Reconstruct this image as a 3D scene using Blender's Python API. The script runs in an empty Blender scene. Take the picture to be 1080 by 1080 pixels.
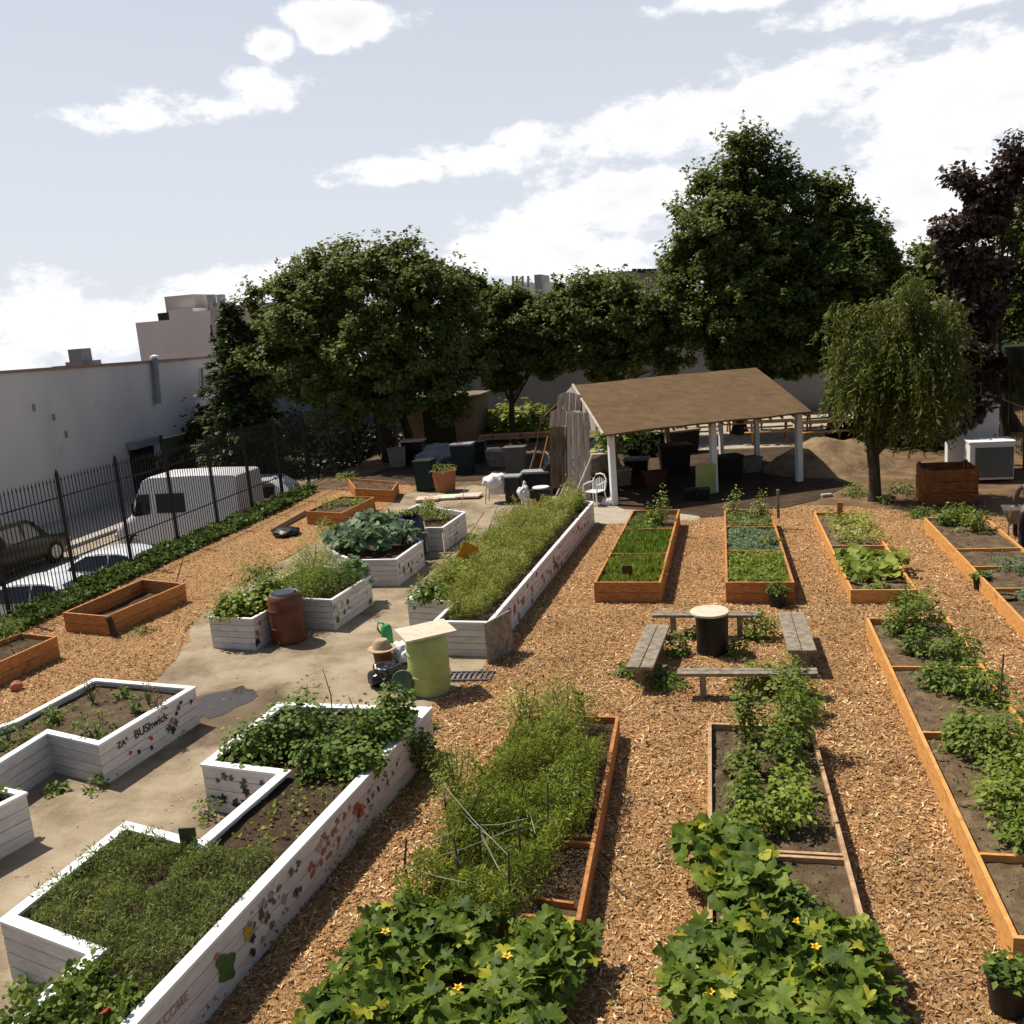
import bpy, bmesh, math, random
import numpy as np
from mathutils import Vector, Matrix
from math import radians as R, sin, cos, pi
random.seed(7); rng = np.random.default_rng(7)
sc = bpy.context.scene; COL = sc.collection

# ---------------------------------------------------------------- camera
F = 1000.; H = 5.5
_d = np.array([228, 222, -1000.]); AY = _d/np.linalg.norm(_d)
_z = np.array([-.08, 1, .2038]); _z = _z-AY*_z.dot(AY); AZ = _z/np.linalg.norm(_z)
AX = np.cross(AY, AZ); CM = np.array([AX, AY, AZ]); EYE = np.array([0, 0, H])
def ray(px, py): return CM@np.array([px-540, 540-py, -F])
def G(px, py, z=0.):
    r = ray(px, py); return Vector(EYE+r*((z-H)/r[2]))
def GY(px, py, y):
    r = ray(px, py); return Vector(EYE+r*(y/r[1]))
def GX(px, py, x):
    r = ray(px, py); return Vector(EYE+r*(x/r[0]))
cam = bpy.data.cameras.new('camera'); co = bpy.data.objects.new('camera', cam); COL.objects.link(co)
m = Matrix.Identity(4)
for i in range(3):
    for j in range(3): m[i][j] = CM[i][j]
m[2][3] = H
co.matrix_world = m
cam.sensor_width = 36; cam.lens = 36*F/1080; cam.clip_end = 3000; cam.clip_start = .1
sc.camera = co

# ---------------------------------------------------------------- materials
def nt(name):
    mt = bpy.data.materials.new(name); mt.use_nodes = True
    n = mt.node_tree; b = n.nodes['Principled BSDF']; return mt, n, b
def ramp(n, cols, pos=None):
    r = n.nodes.new('ShaderNodeValToRGB'); e = r.color_ramp.elements
    k = len(cols)
    for i, c in enumerate(cols):
        p = pos[i] if pos else i/(k-1)
        if i < 2: el = e[i]; el.position = p
        else: el = e.new(p)
        el.color = (*c, 1)
    return r
def mat(name, cols, scale=6, rough=.8, bump=.15, stretch=(1, 1, 1), island=.0, detail=6, pos=None, metal=0, bscale=None, spec=.3, coords='Object', dirt=None):
    mt, n, b = nt(name); L = n.links.new
    tc = n.nodes.new('ShaderNodeTexCoord'); mp = n.nodes.new('ShaderNodeMapping'); mp.inputs['Scale'].default_value = stretch
    L(tc.outputs[coords], mp.inputs[0])
    no = n.nodes.new('ShaderNodeTexNoise'); no.inputs['Scale'].default_value = scale; no.inputs['Detail'].default_value = detail; no.inputs['Roughness'].default_value = .62
    L(mp.outputs[0], no.inputs['Vector'])
    rp = ramp(n, cols, pos or [.3+.4*i/(len(cols)-1) for i in range(len(cols))]); L(no.outputs[0], rp.inputs[0])
    out = rp.outputs[0]
    if island:
        g = n.nodes.new('ShaderNodeNewGeometry'); mr = n.nodes.new('ShaderNodeMapRange')
        mr.inputs[3].default_value = 1-island; mr.inputs[4].default_value = 1+island
        L(g.outputs['Random Per Island'], mr.inputs[0])
        hs = n.nodes.new('ShaderNodeHueSaturation'); L(mr.outputs[0], hs.inputs['Value']); L(out, hs.inputs['Color']); out = hs.outputs[0]
    if dirt:
        n2 = n.nodes.new('ShaderNodeTexNoise'); n2.inputs['Scale'].default_value = dirt[1]; n2.inputs['Detail'].default_value = 8; n2.inputs['Roughness'].default_value = .7
        L(tc.outputs[coords], n2.inputs['Vector'])
        r2 = ramp(n, [(0, 0, 0), (1, 1, 1)], [dirt[2], dirt[2]+.12]); L(n2.outputs[0], r2.inputs[0])
        mx = n.nodes.new('ShaderNodeMixRGB'); L(r2.outputs[0], mx.inputs[0]); L(out, mx.inputs[1]); mx.inputs[2].default_value = (*dirt[0], 1); out = mx.outputs[0]
    L(out, b.inputs['Base Color'])
    b.inputs['Roughness'].default_value = rough; b.inputs['Metallic'].default_value = metal; b.inputs['Specular IOR Level'].default_value = spec
    if bump:
        bp = n.nodes.new('ShaderNodeBump'); bp.inputs['Strength'].default_value = bump; bp.inputs['Distance'].default_value = .03
        nb = n.nodes.new('ShaderNodeTexNoise'); nb.inputs['Scale'].default_value = bscale or scale*4; nb.inputs['Detail'].default_value = 5
        L(mp.outputs[0], nb.inputs['Vector']); L(nb.outputs[0], bp.inputs['Height']); L(bp.outputs[0], b.inputs['Normal'])
    return mt
def leafmat(name, cols, rough=.55, trans=.28, spec=.22, cl=1.2):
    """colour differs leaf by leaf and in soft patches"""
    mt, n, b = nt(name); L = n.links.new
    g = n.nodes.new('ShaderNodeNewGeometry'); tc = n.nodes.new('ShaderNodeTexCoord')
    no = n.nodes.new('ShaderNodeTexNoise'); no.inputs['Scale'].default_value = cl; no.inputs['Detail'].default_value = 3; L(tc.outputs['Object'], no.inputs['Vector'])
    ad = n.nodes.new('ShaderNodeMath'); ad.operation = 'MULTIPLY_ADD'; L(g.outputs['Random Per Island'], ad.inputs[0]); ad.inputs[1].default_value = .55
    mu = n.nodes.new('ShaderNodeMath'); mu.operation = 'MULTIPLY_ADD'; L(no.outputs[0], mu.inputs[0]); mu.inputs[1].default_value = 1.2; mu.inputs[2].default_value = -.35
    L(mu.outputs[0], ad.inputs[2])
    rp = ramp(n, cols); L(ad.outputs[0], rp.inputs[0])
    L(rp.outputs[0], b.inputs['Base Color']); b.inputs['Roughness'].default_value = rough; b.inputs['Specular IOR Level'].default_value = spec
    tr = n.nodes.new('ShaderNodeBsdfTranslucent'); mx = n.nodes.new('ShaderNodeMixShader'); mx.inputs[0].default_value = trans
    hs = n.nodes.new('ShaderNodeHueSaturation'); hs.inputs['Hue'].default_value = .48; hs.inputs['Value'].default_value = 1.5; L(rp.outputs[0], hs.inputs['Color']); L(hs.outputs[0], tr.inputs[0])
    L(b.outputs[0], mx.inputs[1]); L(tr.outputs[0], mx.inputs[2]); L(mx.outputs[0], n.nodes['Material Output'].inputs[0])
    return mt
MT = dict(
 earth=mat('earth', [(.07, .04, .02), (.14, .085, .042), (.24, .155, .08)], 1.3, .95, .5, bscale=25),
 soil=mat('soil', [(.035, .02, .01), (.075, .045, .022), (.13, .085, .045)], 5, .95, .9, bscale=40, island=.3),
 shadesoil=mat('painted_shade_soil', [(.030, .018, .009), (.055, .033, .017), (.09, .055, .03)], 1.6, .95, .6, bscale=20),  # soil darkened in its colour to stand in for shade
 soil_dry=mat('soil_dry', [(.06, .038, .02), (.11, .073, .04), (.175, .125, .075)], 5, .95, .9, bscale=40, island=.3),
 mulch=mat('mulch', [(.17, .08, .03), (.38, .21, .085), (.54, .33, .15)], 22, .9, 1, bscale=60),
 asphalt=mat('asphalt', [(.20, .16, .12), (.30, .25, .19), (.36, .31, .24)], 2, .9, .2, bscale=50),
 sidewalk=mat('sidewalk', [(.30, .27, .23), (.40, .37, .32), (.46, .43, .38)], 2, .9, .2),
 kerb=mat('kerb', [(.32, .3, .27), (.45, .43, .4)], 3, .9, .2),
 cedar=mat('cedar', [(.26, .095, .028), (.40, .165, .05), (.50, .24, .09)], 9, .7, .3, (1, 1, 3), island=.22, dirt=((.17, .075, .03), 3, .60)),
 cedar_dark=mat('cedar_dark', [(.13, .04, .012), (.22, .07, .018), (.34, .13, .035)], 6, .7, .3, (1, 1, 3), island=.25, dirt=((.07, .03, .012), 4, .58)),
 cedar_pale=mat('cedar_pale', [(.44, .19, .055), (.60, .29, .085), (.68, .37, .13)], 7, .65, .25, (1, 1, 3), island=.16, dirt=((.33, .16, .06), 3.5, .62)),
 cedar_grey=mat('cedar_grey', [(.28, .16, .08), (.42, .27, .15), (.54, .38, .23)], 9, .8, .3, (1, 1, 3), island=.12),
 white=mat('white_paint', [(.52, .485, .465), (.62, .585, .565), (.70, .67, .65)], 5, .6, .25, (1, 1, 4), island=.05, dirt=((.33, .29, .25), 6, .63)),
 whitecap=mat('white_cap', [(.78, .78, .78), (.86, .86, .86)], 5, .55, .1, dirt=((.35, .3, .25), 16, .74)),
 whiteplastic=mat('white_plastic', [(.78, .78, .76), (.85, .85, .84)], 5, .4, 0, dirt=((.5, .46, .4), 6, .7)),
 grime=mat('grime_paint', [(.40, .36, .30), (.55, .5, .42)], 5, .8, .1),
 oldwood=mat('old_wood', [(.15, .12, .085), (.27, .22, .165), (.38, .33, .26)], 10, .9, .6, (1, 1, 1), island=.15),
 ply=mat('weathered_plywood', [(.30, .24, .20), (.44, .37, .32), (.56, .50, .45)], 3, .9, .5, (4, 4, .5), island=.2, dirt=((.15, .11, .09), 5, .63)),
 roof=mat('roof_felt', [(.115, .068, .033), (.145, .088, .043), (.18, .112, .056)], 3.5, .95, .5, (.6, 1.6, 1), dirt=((.215, .145, .085), 2.2, .60), bscale=30),
 rust=mat('rust_plastic', [(.085, .026, .014), (.125, .04, .02), (.17, .062, .034)], 4, .55, .1, dirt=((.3, .2, .14), 5, .72)),
 lime=mat('lime_plastic', [(.33, .40, .11), (.40, .47, .15), (.46, .52, .2)], 3, .6, .1, dirt=((.26, .24, .12), 4, .66)),
 ply_pale=mat('pale_ply', [(.46, .38, .27), (.60, .52, .40), (.68, .6, .48)], 5, .85, .3, (1, 3, 1), dirt=((.25, .18, .12), 9, .70)),
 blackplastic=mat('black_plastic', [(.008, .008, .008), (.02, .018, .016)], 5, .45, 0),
 bag=mat('bin_bag', [(.006, .006, .008), (.014, .014, .018)], 5, .22, .5, bscale=14, spec=.7),
 navy=mat('navy_plastic', [(.02, .025, .045), (.04, .05, .08)], 4, .5, .05),
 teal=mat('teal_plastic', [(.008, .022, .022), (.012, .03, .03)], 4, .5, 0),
 green=mat('green_plastic', [(.03, .25, .08), (.06, .34, .12)], 4, .4, 0),
 olive=mat('olive_plastic', [(.03, .06, .03), (.06, .10, .05)], 4, .5, 0),
 red=mat('red_plastic', [(.35, .02, .01), (.45, .04, .02)], 4, .4, 0),
 orange=mat('orange_board', [(.60, .20, .01), (.72, .28, .02)], 4, .5, 0),
 terracotta=mat('terracotta', [(.33, .12, .055), (.45, .19, .09)], 6, .85, .1),
 tan=mat('tan_straw', [(.36, .26, .15), (.50, .39, .25)], 14, .85, .3),
 iron=mat('black_iron', [(.010, .010, .010), (.022, .020, .018)], 8, .5, 0),
 steel=mat('grey_steel', [(.18, .16, .14), (.3, .28, .26)], 8, .5, .1, metal=.4),
 render=mat('grey_render', [(.60, .55, .52), (.69, .635, .605), (.74, .685, .65)], .35, .95, .12, (1, 1, .3), bscale=20, dirt=((.53, .485, .455), .7, .62)),
 backwall=mat('slate_render', [(.235, .235, .27), (.28, .28, .31), (.32, .32, .35)], .4, .95, .12, bscale=12),
 coping=mat('terracotta_coping', [(.30, .17, .12), (.42, .27, .2)], 6, .9, .1),
 cream=mat('cream_render', [(.68, .65, .61), (.75, .72, .68), (.80, .77, .73)], .3, .95, .1, bscale=5),
 pinkbrick=mat('pink_brick', [(.50, .42, .38), (.58, .50, .46)], .8, .95, .1, bscale=6),
 darkbrick=mat('dark_brick', [(.26, .25, .25), (.33, .32, .32)], .8, .95, .1, bscale=6),
 greymetal=mat('grey_metal', [(.24, .24, .25), (.32, .32, .33)], 3, .6, .05),
 carwhite=mat('pearl_car_paint', [(.62, .64, .68), (.70, .72, .76)], 2, .25, 0, spec=.6),
 carsilver=mat('silver_car_paint', [(.30, .32, .35), (.38, .40, .43)], 2, .3, 0, metal=.5, spec=.6),
 vanwhite=mat('van_white_paint', [(.70, .70, .71), (.76, .76, .77)], 2, .35, 0, spec=.5, dirt=((.5, .48, .45), 1.5, .68)),
 suv=mat('dark_car_paint', [(.012, .016, .010), (.022, .026, .016)], 2, .3, 0, spec=.5),
 glass=mat('dark_glass', [(.008, .010, .012), (.016, .018, .02)], 2, .06, 0, spec=.8),
 windshield=mat('windscreen_glass', [(.04, .055, .075), (.06, .08, .11)], 2, .08, 0, spec=.8),
 rubber=mat('rubber', [(.012, .012, .012), (.02, .02, .02)], 4, .85, 0),
 chrome=mat('wheel_rim', [(.4, .4, .41), (.5, .5, .5)], 4, .35, 0, metal=.8),
 lamp=mat('lamp_glass', [(.6, .6, .6), (.75, .75, .75)], 4, .15, 0),
 tail=mat('tail_lamp', [(.3, .01, .01), (.4, .02, .02)], 4, .2, 0),
 bark=mat('bark', [(.030, .021, .014), (.06, .042, .028), (.10, .075, .05)], 9, .95, .8, (1, 1, .25)),
 bark_pale=mat('bark_pale', [(.08, .055, .035), (.15, .11, .07), (.22, .17, .12)], 7, .95, .8, (1, 1, .3)),
 stick=mat('stick', [(.07, .05, .03), (.13, .10, .07)], 9, .9, .2),
 twine=mat('twine', [(.30, .31, .24), (.42, .42, .34)], 9, .9, 0),
 stem=mat('green_stem', [(.06, .12, .02), (.12, .2, .05)], 9, .6, 0),
 clay=mat('dry_mound', [(.13, .08, .04), (.22, .15, .08), (.31, .23, .14)], 2.2, .95, .8, bscale=14),
 stucco=mat('shed_panel', [(.16, .125, .085), (.24, .19, .135)], 2, .9, .2),
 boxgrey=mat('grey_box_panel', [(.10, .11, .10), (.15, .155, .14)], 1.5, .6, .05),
 awning=mat('dark_canopy', [(.012, .02, .010), (.025, .035, .018)], 2, .7, .05),
 slab=mat('patio_slab', [(.30, .25, .18), (.38, .33, .25), (.44, .39, .31)], 3, .9, .2),
 tarp=mat('tarp_white', [(.62, .60, .62), (.8, .78, .8)], 3, .5, .5, bscale=9),
 pinkmat=mat('pink_board', [(.60, .40, .33), (.72, .55, .46)], 2, .8, .1),
 palegreen=mat('pale_green_board', [(.50, .60, .40), (.6, .7, .5)], 2, .8, .1),
 p_dark=mat('paint_black', [(.02, .02, .025), (.05, .05, .055)], 9, .7, 0),
 p_blue=mat('paint_slate', [(.06, .065, .09), (.16, .17, .20)], 9, .7, 0),
 p_rust=mat('paint_rust', [(.28, .10, .05), (.42, .20, .13)], 9, .7, 0),
 p_red=mat('paint_red', [(.36, .05, .03), (.48, .09, .05)], 9, .7, 0),
 p_blue2=mat('paint_pale_slate', [(.24, .26, .30), (.36, .37, .41)], 9, .7, 0),
 p_pink=mat('paint_faded_rust', [(.42, .27, .22), (.5, .36, .31)], 9, .7, 0),
 p_green=mat('paint_green', [(.04, .11, .02), (.08, .17, .04)], 9, .7, 0),
 p_yellow=mat('paint_yellow', [(.42, .26, .02), (.55, .36, .04)], 9, .7, 0),
 p_olive=mat('paint_olive', [(.06, .07, .03), (.12, .12, .06)], 9, .7, 0),
 skin=mat('skin', [(.35, .19, .12), (.42, .24, .16)], 9, .5, 0),
 hair=mat('hair', [(.012, .008, .006), (.03, .02, .015)], 30, .6, .2),
 jacket=mat('dark_cloth', [(.015, .013, .014), (.03, .027, .028)], 12, .9, .2),
 sleeve=mat('brown_cloth', [(.10, .07, .055), (.16, .12, .10)], 12, .9, .2),
 yellow_fl=mat('blossom', [(.75, .45, .02), (.85, .62, .06)], 9, .6, 0),
)
# concrete with damp stain and joints
def concrete():
    mt, n, b = nt('concrete'); L = n.links.new
    tc = n.nodes.new('ShaderNodeTexCoord')
    a = n.nodes.new('ShaderNodeTexNoise'); a.inputs['Scale'].default_value = .9; a.inputs['Detail'].default_value = 9; a.inputs['Roughness'].default_value = .65; L(tc.outputs['Object'], a.inputs['Vector'])
    rp = ramp(n, [(.13, .09, .05), (.245, .185, .115), (.34, .27, .18), (.41, .335, .235)], [.3, .44, .56, .7]); L(a.outputs[0], rp.inputs[0])
    f = n.nodes.new('ShaderNodeTexNoise'); f.inputs['Scale'].default_value = 40; f.inputs['Detail'].default_value = 4; L(tc.outputs['Object'], f.inputs['Vector'])
    r2 = ramp(n, [(.72, .72, .72), (1.0, 1.0, 1.0)], [.35, .6]); L(f.outputs[0], r2.inputs[0])
    mx = n.nodes.new('ShaderNodeMixRGB'); mx.blend_type = 'MULTIPLY'; mx.inputs[0].default_value = .55; L(rp.outputs[0], mx.inputs[1]); L(r2.outputs[0], mx.inputs[2])
    # damp patch round the puddle
    c = G(236, 752)
    mp = n.nodes.new('ShaderNodeMapping'); mp.inputs['Location'].default_value = (-c.x, -c.y, 0); L(tc.outputs['Object'], mp.inputs[0])
    n3 = n.nodes.new('ShaderNodeTexNoise'); n3.inputs['Scale'].default_value = 1.6; n3.inputs['Detail'].default_value = 5; L(tc.outputs['Object'], n3.inputs['Vector'])
    ln = n.nodes.new('ShaderNodeVectorMath'); ln.operation = 'LENGTH'; L(mp.outputs[0], ln.inputs[0])
    su = n.nodes.new('ShaderNodeMath'); su.operation = 'MULTIPLY_ADD'; L(n3.outputs[0], su.inputs[0]); su.inputs[1].default_value = 2.0; L(ln.outputs['Value'], su.inputs[2])
    r3 = ramp(n, [(.42, .36, .30), (1, 1, 1)], [.62, .78]); dv = n.nodes.new('ShaderNodeMath'); dv.operation = 'MULTIPLY'; dv.inputs[1].default_value = .36; L(su.outputs[0], dv.inputs[0]); L(dv.outputs[0], r3.inputs[0])
    m2 = n.nodes.new('ShaderNodeMixRGB'); m2.blend_type = 'MULTIPLY'; m2.inputs[0].default_value = 1; L(mx.outputs[0], m2.inputs[1]); L(r3.outputs[0], m2.inputs[2])
    L(m2.outputs[0], b.inputs['Base Color']); b.inputs['Roughness'].default_value = .9
    bp = n.nodes.new('ShaderNodeBump'); bp.inputs['Strength'].default_value = .3; bp.inputs['Distance'].default_value = .01; L(f.outputs[0], bp.inputs['Height']); L(bp.outputs[0], b.inputs['Normal'])
    return mt
MT['concrete'] = concrete()
mt, n, b = nt('puddle_water'); b.inputs['Base Color'].default_value = (.055, .045, .04, 1); b.inputs['Roughness'].default_value = .06; b.inputs['IOR'].default_value = 1.3; b.inputs['Specular IOR Level'].default_value = .35; MT['water'] = mt
def chipmat():
    mt, n, b = nt('wood_chip'); L = n.links.new
    g = n.nodes.new('ShaderNodeNewGeometry')
    rp = ramp(n, [(.17, .08, .03), (.36, .18, .072), (.55, .31, .135), (.70, .46, .23), (.92, .76, .50)], [0, .26, .56, .84, 1]); L(g.outputs['Random Per Island'], rp.inputs[0])
    tc = n.nodes.new('ShaderNodeTexCoord'); no = n.nodes.new('ShaderNodeTexNoise'); no.inputs['Scale'].default_value = .9; no.inputs['Detail'].default_value = 5; L(tc.outputs['Object'], no.inputs['Vector'])
    mr = n.nodes.new('ShaderNodeMapRange'); mr.inputs[1].default_value = .35; mr.inputs[2].default_value = .62; mr.inputs[3].default_value = .66; mr.inputs[4].default_value = 1.1; L(no.outputs[0], mr.inputs[0])
    hs = n.nodes.new('ShaderNodeHueSaturation'); L(mr.outputs[0], hs.inputs['Value']); L(rp.outputs[0], hs.inputs['Color'])
    L(hs.outputs[0], b.inputs['Base Color']); b.inputs['Roughness'].default_value = .8; b.inputs['Specular IOR Level'].default_value = .2
    return mt
MT['chip'] = chipmat()
LM = dict(
 tree=leafmat('leaf_deep', [(.040, .058, .012), (.080, .112, .022), (.14, .18, .04), (.24, .28, .085)], cl=.7, trans=.35),
 tree2=leafmat('leaf_fresh', [(.042, .060, .012), (.092, .125, .024), (.155, .195, .045), (.27, .30, .10)], cl=.8, trans=.35),
 conifer=leafmat('leaf_conifer', [(.032, .046, .014), (.06, .085, .025), (.12, .145, .05)], cl=.8, trans=.2),
 willow=leafmat('leaf_willow', [(.035, .055, .010), (.075, .105, .017), (.14, .17, .035), (.25, .27, .08)], cl=1.6, trans=.35),
 purple=leafmat('leaf_purple', [(.018, .013, .009), (.04, .025, .018), (.08, .05, .035), (.15, .11, .085)], cl=.9, trans=.2, spec=.4),
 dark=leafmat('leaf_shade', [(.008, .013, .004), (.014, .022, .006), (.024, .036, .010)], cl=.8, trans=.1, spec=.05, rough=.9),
 carrot=leafmat('leaf_carrot', [(.06, .088, .022), (.13, .18, .045), (.22, .28, .075), (.34, .39, .13)], cl=3),
 herb=leafmat('leaf_herb', [(.06, .095, .012), (.135, .19, .022), (.235, .30, .04), (.36, .42, .09)], cl=2.5),
 seed=leafmat('leaf_seed', [(.12, .15, .02), (.23, .27, .045), (.38, .40, .10), (.58, .57, .28)], cl=2.5),
 grass=leafmat('leaf_grass', [(.05, .085, .010), (.10, .165, .018), (.18, .26, .03), (.27, .35, .06)], cl=3),
 bush=leafmat('leaf_bush', [(.035, .065, .010), (.08, .135, .02), (.15, .22, .035), (.26, .33, .08)], cl=3),
 bean=leafmat('leaf_bean', [(.03, .055, .010), (.06, .10, .018), (.10, .155, .03), (.17, .22, .06)], cl=1.5),
 kale=leafmat('leaf_kale', [(.06, .11, .05), (.11, .18, .085), (.19, .27, .15), (.33, .42, .29)], cl=3),
 squash=leafmat('leaf_squash', [(.03, .058, .008), (.07, .12, .014), (.14, .205, .026), (.31, .37, .06)], cl=6, trans=.35),
 yellow=leafmat('leaf_yellow', [(.22, .24, .02), (.33, .34, .03), (.45, .42, .05)], cl=2),
 lettuce=leafmat('leaf_lettuce', [(.12, .17, .02), (.20, .26, .03), (.32, .36, .07)], cl=3),
 tomato=leafmat('leaf_tomato', [(.055, .09, .012), (.11, .165, .022), (.19, .25, .04), (.28, .33, .08)], cl=3),
 dry=leafmat('leaf_dry', [(.12, .075, .03), (.22, .15, .06), (.32, .24, .11)], cl=2),
)

# ---------------------------------------------------------------- mesh helpers
def worldloc(o):
    v = Vector((0, 0, 0))
    while o: v = v+o.location; o = o.parent
    return v
def link(me, name, m_, parent=None):
    o = bpy.data.objects.new(name, me); COL.objects.link(o)
    if m_: me.materials.append(m_)
    if parent: o.parent = parent
    return o
class MB:
    def __init__(s): s.v = []; s.f = []
    def add(s, vs, fs, M_=None):
        k = len(s.v)
        s.v += [tuple(M_@Vector(p)) if M_ is not None else tuple(p) for p in vs]; s.f += [tuple(i+k for i in f) for f in fs]; return s
    def box(s, c, d, rz=0, M_=None, rx=0, ry=0):
        x, y, z = [q/2 for q in d]
        T = Matrix.Translation(c)@Matrix.Rotation(rz, 4, 'Z')@Matrix.Rotation(ry, 4, 'Y')@Matrix.Rotation(rx, 4, 'X')
        if M_ is not None: T = M_@T
        return s.add([(-x, -y, -z), (x, -y, -z), (x, y, -z), (-x, y, -z), (-x, -y, z), (x, -y, z), (x, y, z), (-x, y, z)],
              [(0, 3, 2, 1), (4, 5, 6, 7), (0, 1, 5, 4), (1, 2, 6, 5), (2, 3, 7, 6), (3, 0, 4, 7)], T)
    def prism(s, pts, z0, z1):
        n_ = len(pts); s.add([(p[0], p[1], z0) for p in pts]+[(p[0], p[1], z1) for p in pts],
              [tuple(range(n_))[::-1], tuple(range(n_, 2*n_))]+[(i, (i+1) % n_, n_+(i+1) % n_, n_+i) for i in range(n_)]); return s
    def tube(s, path, rad, n_=6, cap=True):
        path = [Vector(p) for p in path]; k = len(path)
        if not hasattr(rad, '__len__'): rad = [rad]*k
        vs = []; fs = []; ref = Vector((.31, .17, .93))
        for i, p in enumerate(path):
            d = (path[min(i+1, k-1)]-path[max(i-1, 0)])
            d = d.normalized() if d.length > 1e-9 else Vector((0, 0, 1))
            a = d.cross(ref if abs(d.dot(ref)) < .95 else Vector((1, 0, 0))).normalized(); b_ = d.cross(a)
            for j in range(n_):
                t = 2*pi*j/n_; vs.append(p+(a*cos(t)+b_*sin(t))*rad[i])
        for i in range(k-1):
            for j in range(n_): fs.append((i*n_+j, i*n_+(j+1) % n_, (i+1)*n_+(j+1) % n_, (i+1)*n_+j))
        if cap: fs += [tuple(range(n_))[::-1], tuple((k-1)*n_+j for j in range(n_))]
        return s.add(vs, fs)
    def lathe(s, prof, c=(0, 0, 0), n_=20, M_=None):
        vs = []; fs = []
        for r, z in prof:
            for j in range(n_): vs.append((c[0]+r*cos(2*pi*j/n_), c[1]+r*sin(2*pi*j/n_), c[2]+z))
        for i in range(len(prof)-1):
            for j in range(n_): fs.append((i*n_+j, i*n_+(j+1) % n_, (i+1)*n_+(j+1) % n_, (i+1)*n_+j))
        if prof[0][0] > 1e-4: fs.append(tuple(range(n_))[::-1])
        if prof[-1][0] > 1e-4: fs.append(tuple((len(prof)-1)*n_+j for j in range(n_)))
        return s.add(vs, fs, M_)
    def build(s, name, m_, parent=None, smooth=False, local=False, bevel=0):
        off = Vector((0, 0, 0)) if (local or not parent) else worldloc(parent)
        me = bpy.data.meshes.new(name); me.from_pydata([tuple(Vector(p)-off) for p in s.v], [], s.f); me.update()
        if smooth:
            me.polygons.foreach_set('use_smooth', [True]*len(me.polygons))
            try: me.set_sharp_from_angle(angle=R(38))
            except Exception: pass
        o = link(me, name, m_, parent)
        if bevel:
            b_ = o.modifiers.new('bevel', 'BEVEL'); b_.width = bevel; b_.segments = 2
        return o
def tag(o, label=None, cat=None, group=None, kind=None):
    if label: o['label'] = label
    if cat: o['category'] = cat
    if group: o['group'] = group
    if kind: o['kind'] = kind
    return o
def thing(name, label, cat, loc=(0, 0, 0), rz=0, group=None):
    o = bpy.data.objects.new(name, None); COL.objects.link(o); o.location = loc; o.rotation_euler = (0, 0, rz); o.empty_display_size = .2
    return tag(o, label, cat, group)
def dup(root, loc, rz, label):
    r = root.copy(); COL.objects.link(r); r.location = loc; r.rotation_euler = (0, 0, rz); r['label'] = label
    for ch in list(root.children):
        c = ch.copy(); COL.objects.link(c); c.parent = r
        for g in list(ch.children):
            d = g.copy(); COL.objects.link(d); d.parent = c
    return r
def struct(name, mb, m_, label=None):
    o = mb.build(name, m_); o['kind'] = 'structure'
    if label: o['label'] = label
    return o
def inpoly(P_, poly):
    x, y = P_[:, 0], P_[:, 1]; ins = np.zeros(len(P_), bool); n_ = len(poly)
    for i in range(n_):
        x0, y0 = poly[i][0], poly[i][1]; x1, y1 = poly[(i+1) % n_][0], poly[(i+1) % n_][1]
        c = ((y0 > y) != (y1 > y))&(x < (x1-x0)*(y-y0)/((y1-y0) or 1e-9)+x0); ins ^= c
    return ins
def sample(poly, n_):
    a = np.array([[p[0], p[1]] for p in poly]); lo, hi = a.min(0), a.max(0); out = np.zeros((0, 2))
    while len(out) < n_:
        q = rng.uniform(lo, hi, (max(n_, 50), 2)); out = np.vstack([out, q[inpoly(q, poly)]])
    return out[:n_]
def area(poly): return abs(sum(poly[i][0]*poly[(i+1) % len(poly)][1]-poly[(i+1) % len(poly)][0]*poly[i][1] for i in range(len(poly))))/2
def unit(a): return a/np.maximum(np.linalg.norm(a, axis=-1, keepdims=True), 1e-9)
# leaf templates: y along the leaf, z its upper side
T_LEAF = (np.array([(0, 0, 0), (-.30, .42, .06), (0, 1, -.10), (.30, .42, .06)]), [(0, 3, 2), (0, 2, 1)])
T_BROAD = (np.array([(0, 0, 0), (-.42, .3, .05), (-.36, .72, .0), (0, 1, -.12), (.36, .72, 0), (.42, .3, .05), (0, .45, -.02)]), [(0, 6, 1), (1, 6, 2), (2, 6, 3), (3, 6, 4), (4, 6, 5), (5, 6, 0)])
T_TREE = (np.array([(0, 0, 0), (-.36, .45, .05), (0, 1, -.12), (.36, .45, .05)]), [(0, 3, 2), (0, 2, 1)])
T_NARROW = (np.array([(-.02, 0, 0), (.02, 0, 0), (.11, .5, .05), (0, 1, -.12), (-.11, .5, .05)]), [(0, 1, 2, 3, 4)])
T_BLADE = (np.array([(-.03, 0, 0), (.03, 0, 0), (.028, .5, .0), (-.028, .5, 0), (0, 1, -.12)]), [(0, 1, 2, 3), (3, 2, 4)])
T_CHIP = (np.array([(-.12, -.5, 0), (.13, -.44, .03), (.10, .5, 0), (-.14, .42, -.02)]), [(0, 1, 2, 3)])
def lobed(n_, deep, seed=0):
    r_ = random.Random(seed); vs = [(0, .05, .0)]; m_ = n_*2
    for i in range(m_+1):
        t = -pi/2+.35+(2*pi-.7)*i/m_
        rr = (1 if i % 2 else deep)*(.62 if i in (0, m_) else 1)*r_.uniform(.9, 1.05)
        vs.append((.55*rr*cos(t), .1+.55*rr*sin(t), -.12*rr*rr+.05*(i % 2)))
    return (np.array(vs), [(0, i, i+1) for i in range(1, m_+1)]+[(0, m_+1, 1)])
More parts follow.
